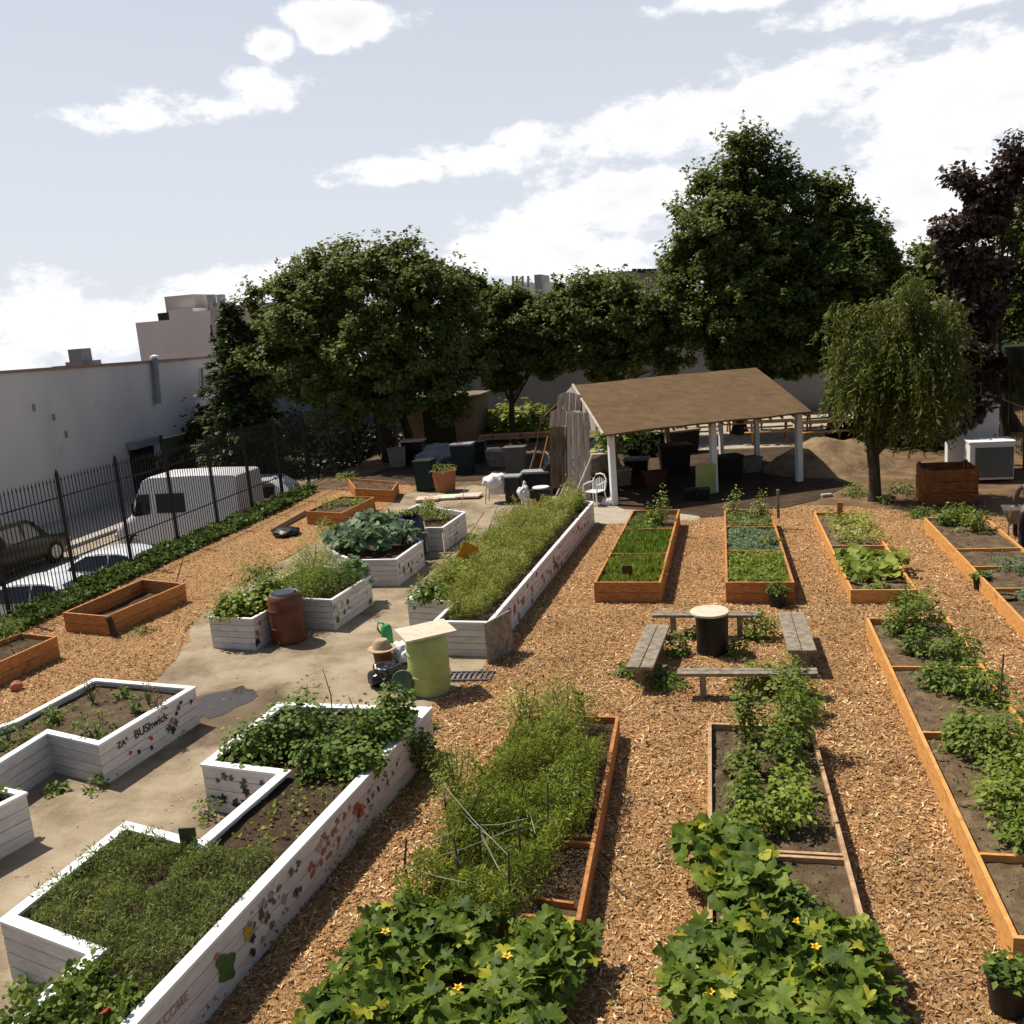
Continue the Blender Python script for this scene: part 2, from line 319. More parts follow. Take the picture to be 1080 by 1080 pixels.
def squashleaf(L, deep, teeth, seed=0):
    r_ = random.Random(seed); vs = [(0, .12, .0)]; K = L*4*teeth
    for i in range(K+1):
        u_ = i/K; t = -pi/2+.3+(2*pi-.6)*u_; ph = abs(((u_*L) % 1)-.5)*2
        rr = (1-(1-deep)*ph**1.5)*(1.0-.07*(i % 2))*r_.uniform(.95, 1.04)*(.8 if i in (0, K) else 1)
        vs.append((.52*rr*cos(t), .12+.52*rr*sin(t), -.30*rr**2*abs(cos(t*1.0))**2+.06*(1-ph)-.08*rr))
    return (np.array(vs), [(0, i, i+1) for i in range(1, K+1)]+[(0, K+1, 1)])
T_SQ = squashleaf(5, .50, 2, 1); T_CUC = squashleaf(5, .86, 1, 3)
for T_ in (T_SQ, T_CUC): T_[0][:, 2] += .32*np.abs(T_[0][:, 0])-.10*np.sin(T_[0][:, 1]*9)*.5
def scatter(tmpl, pos, nrm, size, dir_=None):
    """instances of a leaf template as numpy (verts, faces)"""
    tv, tf = tmpl; N = len(pos); Z = unit(nrm)
    if dir_ is None: dir_ = rng.normal(size=(N, 3))
    Y = unit(dir_-Z*np.sum(dir_*Z, 1, keepdims=True)); X = np.cross(Y, Z)
    s_ = np.asarray(size).reshape(-1, 1, 1)*np.ones((N, 1, 1))
    V = pos[:, None]+s_*(tv[None, :, 0:1]*X[:, None]+tv[None, :, 1:2]*Y[:, None]+tv[None, :, 2:3]*Z[:, None])
    return V.reshape(-1, 3), tf, N, len(tv)
def cloud_mesh(name, parts, m_, parent=None, off=None):
    Vs = []; loops = []; st = []; tot = []; base = 0; lp = 0
    for V, tf, N, k in parts:
        Vs.append(V); idx = np.concatenate([np.array(f) for f in tf]); lens = np.array([len(f) for f in tf])
        I = (idx[None]+base+(np.arange(N)*k)[:, None]).ravel(); loops.append(I)
        Ls = np.tile(lens, N); tot.append(Ls); st.append(lp+np.concatenate([[0], np.cumsum(Ls)[:-1]])); lp += len(I); base += len(V)
    V = np.vstack(Vs); o_ = off if off is not None else (worldloc(parent) if parent else Vector((0, 0, 0)))
    V = V-np.array(o_)[None]
    loops = np.concatenate(loops); st = np.concatenate(st); tot = np.concatenate(tot)
    me = bpy.data.meshes.new(name); me.vertices.add(len(V)); me.vertices.foreach_set('co', V.ravel().astype(np.float32))
    me.loops.add(len(loops)); me.loops.foreach_set('vertex_index', loops.astype(np.int32))
    me.polygons.add(len(st)); me.polygons.foreach_set('loop_start', st.astype(np.int32))
    me.update(calc_edges=True); me.validate()
    o = link(me, name, m_, parent)
    return o

# ---------------------------------------------------------------- light and sky
EL = 58; SD = Vector((.92, -.40, 0)).normalized()      # direction the shadows fall
sun = bpy.data.lights.new('sun', 'SUN'); sun.energy = 5.0; sun.angle = R(.5); sun.color = (1, .93, .80)
so = bpy.data.objects.new('sun', sun); COL.objects.link(so)
tosun = Vector((-SD.x*cos(R(EL)), -SD.y*cos(R(EL)), sin(R(EL))))
so.rotation_euler = tosun.to_track_quat('Z', 'Y').to_euler(); so.location = (0, 0, 40)
w = bpy.data.worlds.new('World'); sc.world = w; w.cycles.sampling_method = 'MANUAL'; w.cycles.sample_map_resolution = 256; w.use_nodes = True
wn = w.node_tree; wl = wn.links.new; bg = wn.nodes['Background']
sky = wn.nodes.new('ShaderNodeTexSky'); sky.sky_type = 'NISHITA'; sky.sun_disc = False
sky.sun_elevation = R(EL); sky.sun_rotation = math.atan2(tosun.x, tosun.y); sky.air_density = 1.0; sky.dust_density = 2.0; sky.ozone_density = 1.5
tc = wn.nodes.new('ShaderNodeTexCoord'); sp = wn.nodes.new('ShaderNodeSeparateXYZ'); wl(tc.outputs['Generated'], sp.inputs[0])
def wm(op, a, b_=None, c=None):
    q = wn.nodes.new('ShaderNodeMath'); q.operation = op
    for i, v in enumerate((a, b_, c)):
        if v is None: continue
        if isinstance(v, (int, float)): q.inputs[i].default_value = v
        else: wl(v, q.inputs[i])
    return q.outputs[0]
az = wm('ARCTAN2', sp.outputs[0], sp.outputs[1]); el = wm('ARCSINE', sp.outputs[2])
def wnoise(scale, detail, rough, zs=2.2):
    mp = wn.nodes.new('ShaderNodeMapping'); mp.inputs['Scale'].default_value = (1, 1, zs); wl(tc.outputs['Generated'], mp.inputs[0])
    q = wn.nodes.new('ShaderNodeTexNoise'); q.inputs['Scale'].default_value = scale; q.inputs['Detail'].default_value = detail; q.inputs['Roughness'].default_value = rough; wl(mp.outputs[0], q.inputs['Vector']); return q.outputs[0]
n1 = wnoise(7, 6, .62); n3 = wnoise(24, 5, .62, 1.6); n2 = wnoise(3.2, 2, .55, 3)
# cloud banks: (px, py, rx, ry)
CL = [(150, 122, 60, 16), (205, 112, 75, 22), (265, 92, 52, 22), (372, 22, 48, 16), (285, 50, 26, 12), (340, 45, 24, 10), (430, 180, 90, 14), (500, 168, 80, 20), (590, 150, 110, 30), (680, 132, 100, 34), (780, 118, 110, 38), (880, 92, 90, 36), (960, 110, 110, 44), (1060, 100, 110, 40),
      (560, 240, 110, 30), (650, 220, 130, 40), (640, 200, 50, 26), (600, 265, 170, 24), (960, 212, 90, 34), (1000, 245, 110, 34), (960, 2, 100, 14), (790, -8, 80, 12), (330, 290, 170, 20), (180, 335, 160, 30), (60, 350, 140, 46), (1150, 215, 80, 50)]
azel = wn.nodes.new('ShaderNodeCombineXYZ'); wl(az, azel.inputs[0]); wl(el, azel.inputs[1]); val = None
for px, py, rx, ry in CL:
    r0 = ray(px, py); r0 = r0/np.linalg.norm(r0); a0 = math.atan2(r0[0], r0[1]); e0 = math.asin(r0[2])
    ra, re = rx/F*1.05, ry/F*1.15
    mpx = wn.nodes.new('ShaderNodeVectorMath'); mpx.operation = 'MULTIPLY_ADD'; wl(azel.outputs[0], mpx.inputs[0]); mpx.inputs[1].default_value = (1/ra, 1/re, 0); mpx.inputs[2].default_value = (-a0/ra, -e0/re, 0)
    ln_ = wn.nodes.new('ShaderNodeVectorMath'); ln_.operation = 'LENGTH'; wl(mpx.outputs[0], ln_.inputs[0])
    val = ln_.outputs['Value'] if val is None else wm('MINIMUM', val, ln_.outputs['Value'])
val = wm('SUBTRACT', 1.0, val)
# overcast stretches elsewhere in the sky
far = wm('MULTIPLY_ADD', n2, 5.0, -4.0)
front = wm('LESS_THAN', wm('ABSOLUTE', wm('SUBTRACT', az, -.1)), .8)
far = wm('SUBTRACT', far, wm('MULTIPLY', front, 9.0))
val = wm('MAXIMUM', val, far)
dens = wm('MULTIPLY_ADD', wm('SUBTRACT', n3, .5), 1.7, wm('MULTIPLY_ADD', wm('SUBTRACT', n1, .5), 3.0, val))
mrn = wn.nodes.new('ShaderNodeMapRange'); mrn.interpolation_type = 'SMOOTHSTEP'; mrn.inputs[1].default_value = .0; mrn.inputs[2].default_value = .6; wl(dens, mrn.inputs[0])
thick = wn.nodes.new('ShaderNodeMapRange'); thick.inputs[1].default_value = .45; thick.inputs[2].default_value = 2.0; wl(dens, thick.inputs[0])
ccol = ramp(wn, [(7.6, 7.65, 7.8), (6.6, 6.65, 6.85)]); 
for e_, c_ in zip(ccol.color_ramp.elements, ((.96, .96, .97), (.74, .74, .765))): e_.color = (*c_, 1)
wl(thick.outputs[0], ccol.inputs[0])
SKYS = .068
cs = wn.nodes.new('ShaderNodeVectorMath'); cs.operation = 'SCALE'; cs.inputs[3].default_value = 1.0/SKYS; wl(ccol.outputs[0], cs.inputs[0])
# thin high haze whitening the blue, more towards the horizon
hz = wn.nodes.new('ShaderNodeMapRange'); hz.inputs[1].default_value = -.02; hz.inputs[2].default_value = .55; hz.inputs[3].default_value = .95; hz.inputs[4].default_value = .50; wl(el, hz.inputs[0])
hz2 = wn.nodes.new('ShaderNodeMapRange'); hz2.inputs[1].default_value = .34; hz2.inputs[2].default_value = .60; hz2.inputs[3].default_value = 1; hz2.inputs[4].default_value = .04; wl(el, hz2.inputs[0])
hz3 = wn.nodes.new('ShaderNodeMapRange'); hz3.inputs[1].default_value = -.5; hz3.inputs[2].default_value = .35; hz3.inputs[3].default_value = .10; hz3.inputs[4].default_value = 1; wl(sp.outputs[1], hz3.inputs[0])
mh = wn.nodes.new('ShaderNodeMixRGB'); wl(wm('MULTIPLY', wm('MULTIPLY', hz.outputs[0], hz2.outputs[0]), hz3.outputs[0]), mh.inputs[0]); wl(sky.outputs[0], mh.inputs[1]); mh.inputs[2].default_value = (.715/SKYS, .75/SKYS, .82/SKYS, 1)
mc = wn.nodes.new('ShaderNodeMixRGB'); wl(mrn.outputs[0], mc.inputs[0]); wl(mh.outputs[0], mc.inputs[1]); wl(cs.outputs[0], mc.inputs[2])
wl(mc.outputs[0], bg.inputs[0]); bg.inputs[1].default_value = SKYS

# ---------------------------------------------------------------- ground
SZ = -1.7                                              # street lies lower than the garden
gm = MB(); prof = [(-1400, -90), (-70, -7), (-34, SZ-.004), (-15.6, SZ-.004), (-15.56, 0), (900, 0)]
for i in range(5):
    (x0, z0), (x1, z1) = prof[i], prof[i+1]
    gm.add([(x0, -40, z0), (x1, -40, z1), (x1, 1500, z1), (x0, 1500, z0)], [(0, 1, 2, 3)])
struct('ground', gm, MT['earth'])
def sheet(name, pts, z, m_, kind='structure'):
    o = MB().add([(p[0], p[1], z) for p in pts], [tuple(range(len(pts)))]).build(name, m_); o['kind'] = kind; return o
sheet('street', [(-24.5, -30), (-15.62, -30), (-15.62, 200), (-24.5, 200)], SZ, MT['asphalt'])
struct('sidewalk', MB().box((-26.95, 85, SZ+.055), (4.7, 230, .13)), MT['sidewalk'])
struct('kerb', MB().box((-24.52, 85, SZ+.05), (.16, 230, .16)), MT['kerb'])
conc = [G(-260, 1000), G(-120, 830), G(10, 770), G(150, 725), G(195, 668), G(215, 640), G(262, 615), G(330, 572), G(400, 545), G(425, 520), G(500, 512), G(620, 520), G(640, 549), G(600, 580), G(540, 660), G(505, 712), G(440, 752), G(450, 790), G(405, 860), G(260, 1010), G(120, 1160), G(-60, 1260)]
def rough_edge(pts, amp, step):
    out = []; r_ = random.Random(3)
    for i in range(len(pts)):
        a, b_ = pts[i], pts[(i+1) % len(pts)]; k = max(1, int((b_-a).length/step)); nr = Vector((-(b_-a).y, (b_-a).x, 0)).normalized()
        for j in range(k): out.append(a.lerp(b_, j/k)+nr*r_.uniform(-amp, amp))
    return out
mul_r = [G(100, 1180), G(260, 1020), G(405, 862), G(452, 800), G(438, 770), G(455, 745), G(505, 712), G(540, 660), G(600, 580), G(636, 553), G(700, 550), G(760, 545), G(850, 533), G(900, 535), G(960, 540), G(1040, 545), G(1120, 552), Vector((9, 20, 0)), Vector((9, 3.5, 0)), Vector((-3, 3.5, 0))]
mul_l = [Vector((-15.5, 13, 0)), Vector((-15.5, 30, 0)), G(420, 505), G(440, 515), G(425, 522), G(400, 545), G(330, 572), G(262, 612), G(205, 655), G(190, 690), G(150, 735), G(60, 760), G(-60, 830)]
sheet('garden_path', rough_edge(conc, .05, .4), .004, MT['concrete'])
sheet('mulch_ground', rough_edge(mul_r, .10, .3), .009, MT['mulch'])
sheet('mulch_strip', rough_edge(mul_l, .12, .3), .009, MT['mulch'])
sheet('patio', [G(630, 554), G(735, 549), G(742, 540), G(690, 538), G(640, 520), G(612, 528)], .0135, MT['slab'])
sheet('painted_shade_ground', rough_edge([G(660, 537), G(742, 545), G(850, 532), G(890, 515), Vector((3, 36.5, 0)), Vector((-6, 36.8, 0)), Vector((-13, 39, 0)), Vector((-14, 33, 0)), G(430, 512), G(520, 505)], .15, .5), .0175, MT['shadesoil'])  # dark sheet paints the shade under the pavilion and trees onto the ground
pc = G(232, 742); ppts = []
for i in range(36):
    t = 2*pi*i/36; rr = 1+.22*sin(2*t+1)+.12*sin(5*t)+.05*sin(9*t)
    ppts.append(Vector((pc.x+.38*rr*cos(t), pc.y+.72*rr*sin(t), 0)))
sheet('puddle_water', ppts, .010, MT['water'])
def chips(name, poly, n_, smin, smax, zmax=.03, band=None):
    q = sample(poly, n_)
    k = rng.random(len(q)) < np.clip((13/np.maximum(q[:, 1], 5))**1.6, .22, 1); q = q[k]
    N = len(q); pos = np.column_stack([q, rng.uniform(.011, zmax, N)])
    nrm = np.column_stack([rng.normal(0, .55, N), rng.normal(0, .55, N), np.ones(N)])
    s_ = smin+(smax-smin)*rng.random(N)**2.6+.03*(rng.random(N) > .992)
    tv, tf = T_CHIP
    a = scatter(T_CHIP, pos, nrm, s_)
    o = cloud_mesh(name, [a], MT['chip']); return o
ar = area(mul_r); o = chips('wood_chips', mul_r, int(ar*1900), .018, .078)
tag(o, 'orange brown wood chips covering the paths between the wooden beds', 'wood chips', kind='stuff')
o = chips('wood_chips', mul_l, int(area(mul_l)*1100), .022, .075)
tag(o, 'paler wood chips on the strip between the iron fence and white beds', 'wood chips', kind='stuff')
# litter scattered on the concrete
q = sample(conc, 6000); N = len(q); q3 = np.column_stack([q, np.full(N, .012)])
edge = [G(440, 752), G(505, 712), G(620, 560)]
o = cloud_mesh('leaf_litter', [scatter(T_CHIP, q3, np.column_stack([rng.normal(0, .2, N), rng.normal(0, .2, N), np.ones(N)]), .010+.05*rng.random(N)**4)], MT['chip'])
tag(o, 'small crumbs of wood and leaf strewn on the tan concrete path', 'litter', kind='stuff')

# ---------------------------------------------------------------- beds
def offset(poly, t):
    n_ = len(poly); out = []; A = sum(poly[i].x*poly[(i+1) % n_].y-poly[(i+1) % n_].x*poly[i].y for i in range(n_)); sg = 1 if A > 0 else -1
    for i in range(n_):
        p0, p1, p2 = poly[i-1], poly[i], poly[(i+1) % n_]
        d1 = (p1-p0); d1.z = 0; d1.normalize(); d2 = (p2-p1); d2.z = 0; d2.normalize()
        n1_ = Vector((-d1.y, d1.x, 0))*sg; n2_ = Vector((-d2.y, d2.x, 0))*sg; b_ = (n1_+n2_); b_.normalize(); k = max(.35, b_.dot(n1_))
        out.append(p1+b_*(t/k))
    return out
def soil_mesh(poly, z, m_, parent, amp=.03, clods=60):
    bm = bmesh.new(); vs = [bm.verts.new((p.x, p.y, z)) for p in poly]; f_ = bm.faces.new(vs); f_.normal_update(); bm.normal_update()
    bmesh.ops.triangulate(bm, faces=bm.faces[:], ngon_method='EAR_CLIP'); 
    for _ in range(4):
        es = [e for e in bm.edges if e.calc_length() > .3]
        if not es: break
        bmesh.ops.subdivide_edges(bm, edges=es, cuts=1); bmesh.ops.triangulate(bm, faces=[f for f in bm.faces if len(f.verts) > 3])
    from mathutils import noise
    for v in bm.verts: v.co.z += noise.noise(v.co*1.7)*amp*1.6+noise.noise(v.co*6)*amp*.7
    mb = MB(); bm.verts.index_update(); mb.add([v.co for v in bm.verts], [[v.index for v in f.verts] for f in bm.faces]); bm.free()
    for x, y in sample([(p.x, p.y) for p in poly], int(area([(p.x, p.y) for p in poly])*clods)):
        r_ = random.uniform(.01, .035); c = Vector((x, y, z+r_*.4)); pts = [c+Vector((random.gauss(0, 1), random.gauss(0, 1), random.gauss(0, .7))).normalized()*r_ for _ in range(4)]
        mb.add(pts, [(0, 1, 2), (0, 2, 3), (0, 3, 1), (1, 3, 2)])
    o = mb.build('soil', m_, parent); return o
def bed(name, label, cat, px, h, m_, nb, t=.045, cap=None, div=(), soil='soil', dz=.08, clods=60, group=None, open_=(), world=False, wall='side_board', matover={}):
    rim = [Vector(p) for p in px] if world else [G(x, y, h) for x, y in px]
    for p in rim: p.z = 0
    c = sum(rim, Vector())/len(rim)
    root = thing(name, label, cat, c, group=group); n_ = len(rim); inn = offset(rim, t)
    for i in range(n_):
        if i in open_: continue
        j = (i+1) % n_; mb = MB(); bh = h/nb
        for k in range(nb):
            e = random.uniform(-.003, .003); a, b_, c_, d_ = rim[i], rim[j], inn[j], inn[i]
            nn = (d_-a).normalized()*.0
            mb.prism([a+(d_-a)*(.04+e*4*(k % 2)), b_+(c_-b_)*(.04+e*4*(k % 2)), c_, d_], k*bh+(.004 if k else -.02), (k+1)*bh-.004)
            mb.prism([a.lerp(d_, .25), b_.lerp(c_, .25), c_.lerp(b_, .1), d_.lerp(a, .1)], k*bh, (k+1)*bh-.006) if nb > 1 and k < nb-1 else None
        mb.build(wall, matover.get(i, m_), root)
        if cap:
            o1, o2 = offset(rim, -.012), offset(rim, cap)
            MB().prism([o1[i], o1[j], o2[j], o2[i]], h-.001, h+.028).build('cap_rail', MT['whitecap'], root)
    for f in div:      # fractions between side 0->3 and 1->2
        a, b_ = inn[0].lerp(inn[3], f), inn[1].lerp(inn[2], f); dy = Vector((0, .02, 0))
        MB().prism([a-dy, b_-dy, b_+dy, a+dy], .02, h-.012).build('divider', m_, root)
        a2, b2 = a+dy*4.2, b_+dy*4.2
    if soil: soil_mesh(offset(rim, t*.8), h-dz, MT[soil], root, clods=clods)
    root['_h'] = h; return root, rim, inn
H1 = .58
B = {}
WG = 'white painted zigzag planter beds'; OG = 'long cedar raised beds'
B['W1'] = bed('planter_bed', 'largest white plank planter, deeply notched, with painted murals along its right wall', 'planter bed',
  [(455, 748), (456-.933*480, 748+480), (-60, 1143), (94, 1009), (0, 973), (133, 869), (211, 889), (294, 818), (212.5, 808), (295, 743)][::-1], H1, MT['white'], 4, .05, .11, clods=90, group=WG)
B['W2'] = bed('planter_bed', 'white plank planter lettered BUSHWICK beside the puddle', 'planter bed', [(206, 726), (104, 787.5), (50, 775), (-70, 850), (-95, 800), (17, 761), (100, 717)][::-1], H1-.03, MT['white'], 4, .05, .09, soil='soil_dry', group=WG)
B['W3'] = bed('planter_bed', 'white plank planter corner cut by the left edge of the photo', 'planter bed', [(28, 838), (-40, 872), (-90, 838), (0, 832)][::-1], H1, MT['white'], 4, .05, .07, group=WG)
B['W4'] = bed('planter_bed', 'white plank planter overgrown with bright greens behind the rust brown barrel', 'planter bed', [(220, 652), (266, 654), (305, 632), (350, 634), (391, 608), (345, 598), (318, 600), (262, 626)], H1, MT['white'], 5, .05, .05, group=WG)
B['W5'] = bed('planter_bed', 'white plank planter full of kale, its near corner facing the concrete path', 'planter bed', [(372, 592), (418, 591), (446, 571), (424, 562), (452, 557.5), (467, 557.5), (491, 541), (440, 533), (348, 578), (352, 584)], H1, MT['white'], 5, .05, .05, group=WG)
B['W7'] = bed('planter_bed', 'longest white plank planter running toward the pavilion with tall seeding herbs', 'planter bed', [(429, 633), (479, 636), (457, 657), (517, 658), (626, 530), (603, 527), (586, 538), (548, 542), (529, 557), (505, 578)], H1, MT['white'], 5, .05, .06, group=WG, matover={})
B['C'] = bed('raised_bed', 'cedar bed split in three with bright green grassy crops, left of the middle path', 'raised bed', [(626, 614), (697, 614), (717, 537), (667, 538)], .42, MT['cedar'], 2, .045, div=(.335, .685), dz=.12, group=OG)
B['B2'] = bed('raised_bed', 'cedar bed split in three with low blue green herbs, directly behind the round table', 'raised bed', [(765, 614), (838, 614), (813, 537), (763.5, 537)], .42, MT['cedar'], 2, .045, div=(.37, .71), dz=.12, group=OG)
B['E'] = bed('raised_bed', 'cedar bed of yellow green lettuces in front of the small tree trunk', 'raised bed', [(897, 622), (968, 622), (911, 540), (858, 540)], .27, MT['cedar_pale'], 1, .045, div=(.5,), dz=.08, soil='soil_dry', group=OG)
B['F'] = bed('raised_bed', 'cedar bed at the right edge beyond the two small black pots', 'raised bed', [Vector((4.30, 14.4, 0)), Vector((5.55, 14.4, 0)), Vector((5.5, 22.8, 0)), Vector((4.22, 22.8, 0))], .30, MT['cedar_pale'], 1, .045, div=(.33, .5, .66), dz=.08, soil='soil_dry', group=OG, world=True)
B['G'] = bed('raised_bed', 'longest cedar bed, full of peppers, along the right side of the wide path', 'raised bed', [Vector((2.08, 7.45, 0)), Vector((3.33, 7.45, 0)), Vector((3.27, 15.6, 0)), Vector((2.02, 15.6, 0))], .30, MT['cedar_pale'], 1, .045, div=(.15, .475, .74), dz=.09, soil='soil_dry', group=OG, world=True)
a, b_, c_, d_ = G(761, 888, .28), G(905, 908, .28), G(868, 766, .28), G(767, 766, .28)
B['D'] = bed('raised_bed', 'cedar bed with bare soil, tomatoes and squash, in front of the four grey benches', 'raised bed', [Vector((-.34, 7.25, 0)), Vector((.98, 7.25, 0)), Vector((.86, 11.45, 0)), Vector((-.42, 11.5, 0))], .28, MT['cedar_grey'], 1, .045, div=(.30, .318), dz=.07, soil='soil_dry', clods=140, group=OG, world=True)
B['CC'] = bed('raised_bed', 'cedar bed of tall feathery greens with a stick and twine trellis', 'raised bed', [Vector((-2.95, 7.3, 0)), Vector((-1.43, 7.3, 0)), Vector((-1.56, 11.6, 0)), Vector((-2.95, 11.6, 0))], .30, MT['cedar'], 1, .045, div=(.29, .318), dz=.08, group=OG, world=True)
B['A1'] = bed('raised_bed', 'empty orange cedar box standing by the iron fence', 'raised bed', [(112.5, 650), (195, 615), (150, 610.5), (66, 646)], .42, MT['cedar'], 2, .045, dz=.32, group='orange cedar boxes on the left')
B['A2'] = bed('raised_bed', 'orange cedar box cut off by the left edge of the photo', 'raised bed', [(60, 671), (22, 667), (-70, 700), (-40, 716)][::-1], .42, MT['cedar'], 2, .045, dz=.1, group='orange cedar boxes on the left')
B['A3'] = bed('raised_bed', 'orange cedar box of seedlings beyond the kale planter near the street', 'raised bed', [(322.5, 539), (360, 541), (395, 524), (360, 523)], .42, MT['cedar'], 2, .045, dz=.08, group='orange cedar boxes on the left')
B['A4'] = bed('raised_bed', 'farthest orange cedar box on the left, in the shade of the large tree', 'raised bed', [(374, 515), (414, 517), (420, 508), (366, 504)], .42, MT['cedar'], 2, .045, dz=.08, group='orange cedar boxes on the left')
# short wooden end board leaning on W7
mb = MB(); pA, pB = G(517, 700, 0), G(537, 688, 0)
mb.box(((pA.x+pB.x)/2+.02, (pA.y+pB.y)/2, .36), (.03, (pB-pA).length*1.3, .72), math.atan2(pB.y-pA.y, pB.x-pA.x)-pi/2+.0)
o = mb.build('leaning_board', MT['oldwood']); tag(o, 'brown board leaning on the near corner of the longest white planter', 'board')

# paint and lettering on the white planters
def plate(c, u, pts, m_, name, parent, nrm=Vector((1, 0, 0)), off=.006):
    return MB().add([c+u*a+Vector((0, 0, b_))+nrm*off for a, b_ in pts], [tuple(range(len(pts)))]).build(name, m_, parent)
def blob(r_, seed, lob=5, deep=.3, sx=1, n_=22):
    q = random.Random(seed); ph = q.uniform(0, 6); return [(sx*r_*(1+deep*.6*sin(lob*t+ph)+.2*sin(3*t+ph*2)+q.uniform(-.16, .16))*cos(t), r_*(1+deep*.6*sin(lob*t+ph)+.2*sin(2*t+ph*3)+q.uniform(-.16, .16))*sin(t)) for t in [2*pi*i/n_ for i in range(n_)]]
def wtext(body, p, u, size, m_, parent, nrm, name='lettering', ext=.012):
    cu = bpy.data.curves.new(name, 'FONT'); cu.body = body; cu.size = size; cu.offset = ext
    t = bpy.data.objects.new(name, cu); COL.objects.link(t); bpy.context.view_layer.update()
    me = bpy.data.meshes.new_from_object(t.evaluated_get(bpy.context.evaluated_depsgraph_get())); bpy.data.objects.remove(t)
    T = Matrix((( u.x, 0, nrm.x, p.x), (u.y, 0, nrm.y, p.y), (u.z, 1, nrm.z, p.z), (0, 0, 0, 1)))
    me.transform(T); off = worldloc(parent); me.transform(Matrix.Translation(-off)); return link(me, name, m_, parent)
def mural(root, P0, P1, h, items, nr):
    u = (P1-P0); Ln = u.length; u = u/Ln
    for k, (f, z, r_, col, lob, deep, nm) in enumerate(items):
        c = P0+u*(f*Ln)+Vector((0, 0, z)); plate(c, u, blob(r_, k*7+3, lob, deep), MT[col], nm, root, nr, .006+.0006*(k % 4))
r1, rim1, _ = B['W1']
pe, pn = G(455, 748, H1), G(456-.933*480, 748+480, H1); pe.z = pn.z = 0
u1 = (pe-pn).normalized(); nr1 = Vector((u1.y, -u1.x, 0))
L1 = (pe-pn).length
def f1(px, py):    # fraction along the mural wall for a photo point on the cap line
    q = G(px, py, H1); q.z = 0; return (q-pn).dot(u1)/L1
q = random.Random(11); it = []
for k in range(36):   # slate and blue prints
    it.append((f1(290+q.uniform(-32, 34), 928+q.uniform(-34, 34)), q.uniform(.14, .50), q.uniform(.012, .045), q.choice(['p_blue', 'p_blue', 'p_dark', 'p_blue2']), q.choice([2, 3, 4]), .35, 'hand_print'))
for k in range(44):
    it.append((f1(355+q.uniform(-45, 30), 855+q.uniform(-40, 40)), q.uniform(.15, .50), q.uniform(.010, .040), q.choice(['p_rust', 'p_rust', 'p_pink', 'p_rust', 'p_blue2']), q.choice([2, 3, 4]), .4, 'hand_print'))
for f, z, r_, col, lob, dp, nm in [((378, 833), .34, .09, 'p_red', 2, .5, 'painted_flame'), ((259, 960), .36, .07, 'p_yellow', 7, .35, 'painted_flower'), ((262, 956), .26, .04, 'p_dark', 4, .5, 'painted_flower_stem'), ((272, 944), .38, .045, 'p_olive', 3, .5, 'painted_leaf'),
      ((279, 938), .30, .035, 'p_olive', 3, .5, 'painted_leaf'), ((284, 932), .42, .035, 'p_olive', 3, .4, 'painted_leaf'), ((237, 988), .30, .12, 'p_green', 3, .22, 'painted_leaf'), ((241, 983), .19, .06, 'p_green', 2, .4, 'painted_leaf'), ((230, 994), .44, .035, 'p_rust', 4, .4, 'painted_flower')]:
    it.append((f1(*f), z, r_, col, lob, dp, nm))
mural(r1, pn, pe, H1, it, nr1)
for i in range(9):   # black scrawled stroke lettering
    f = f1(375+i*5.2, 0+748+(455-375-i*5.2)/.933); c = pn+u1*(f*L1)
    mb = MB(); zz = .30+.02*(i % 3); pts = [c+nr1*.006+u1*q.uniform(-.03, .03)+Vector((0, 0, zz+q.uniform(-.06, .06))) for _ in range(4)]
    mb.tube(pts, .006, 4).build('scrawled_letter', MT['p_dark'], r1)
wtext('WELCOME', pn+u1*(f1(150, 1078)*L1)+nr1*.006+Vector((0, 0, .36)), u1, .11, MT['p_pink'], r1, nr1, ext=.001)
r2, rim2, _ = B['W2']
a2, b2 = G(104, 787.5, .55), G(206, 726, .55); a2.z = b2.z = 0; u2 = (b2-a2).normalized(); nr2 = Vector((u2.y, -u2.x, 0)); L2 = (b2-a2).length
wtext('ZA"', a2+u2*.30*1+nr2*.006+Vector((0, 0, .37)), u2, .12, MT['p_dark'], r2, nr2, ext=.003)
wtext('BUShwick', a2+u2*.62+nr2*.006+Vector((0, 0, .36)), u2, .165, MT['p_dark'], r2, nr2, ext=.003)
q = random.Random(5)
mural(r2, a2, b2, .55, [(.26, .22, .03, 'p_red', 2, .3, 'painted_heart'), (.34, .16, .03, 'p_dark', 2, .3, 'painted_heart'), (.47, .24, .035, 'p_red', 2, .3, 'painted_heart'), (.46, .11, .03, 'p_dark', 2, .3, 'painted_heart'),
   (.66, .22, .055, 'p_olive', 5, .4, 'painted_leaf'), (.70, .16, .05, 'p_dark', 5, .4, 'painted_leaf'), (.74, .24, .045, 'p_olive', 4, .4, 'painted_leaf'), (.70, .30, .04, 'p_rust', 4, .4, 'painted_leaf'), (.79, .42, .035, 'p_olive', 5, .5, 'painted_leaf'), (.82, .47, .03, 'p_dark', 5, .5, 'painted_leaf'), (.76, .36, .03, 'p_dark', 5, .5, 'painted_leaf'), (.93, .40, .03, 'p_dark', 3, .5, 'painted_leaf')], nr2)
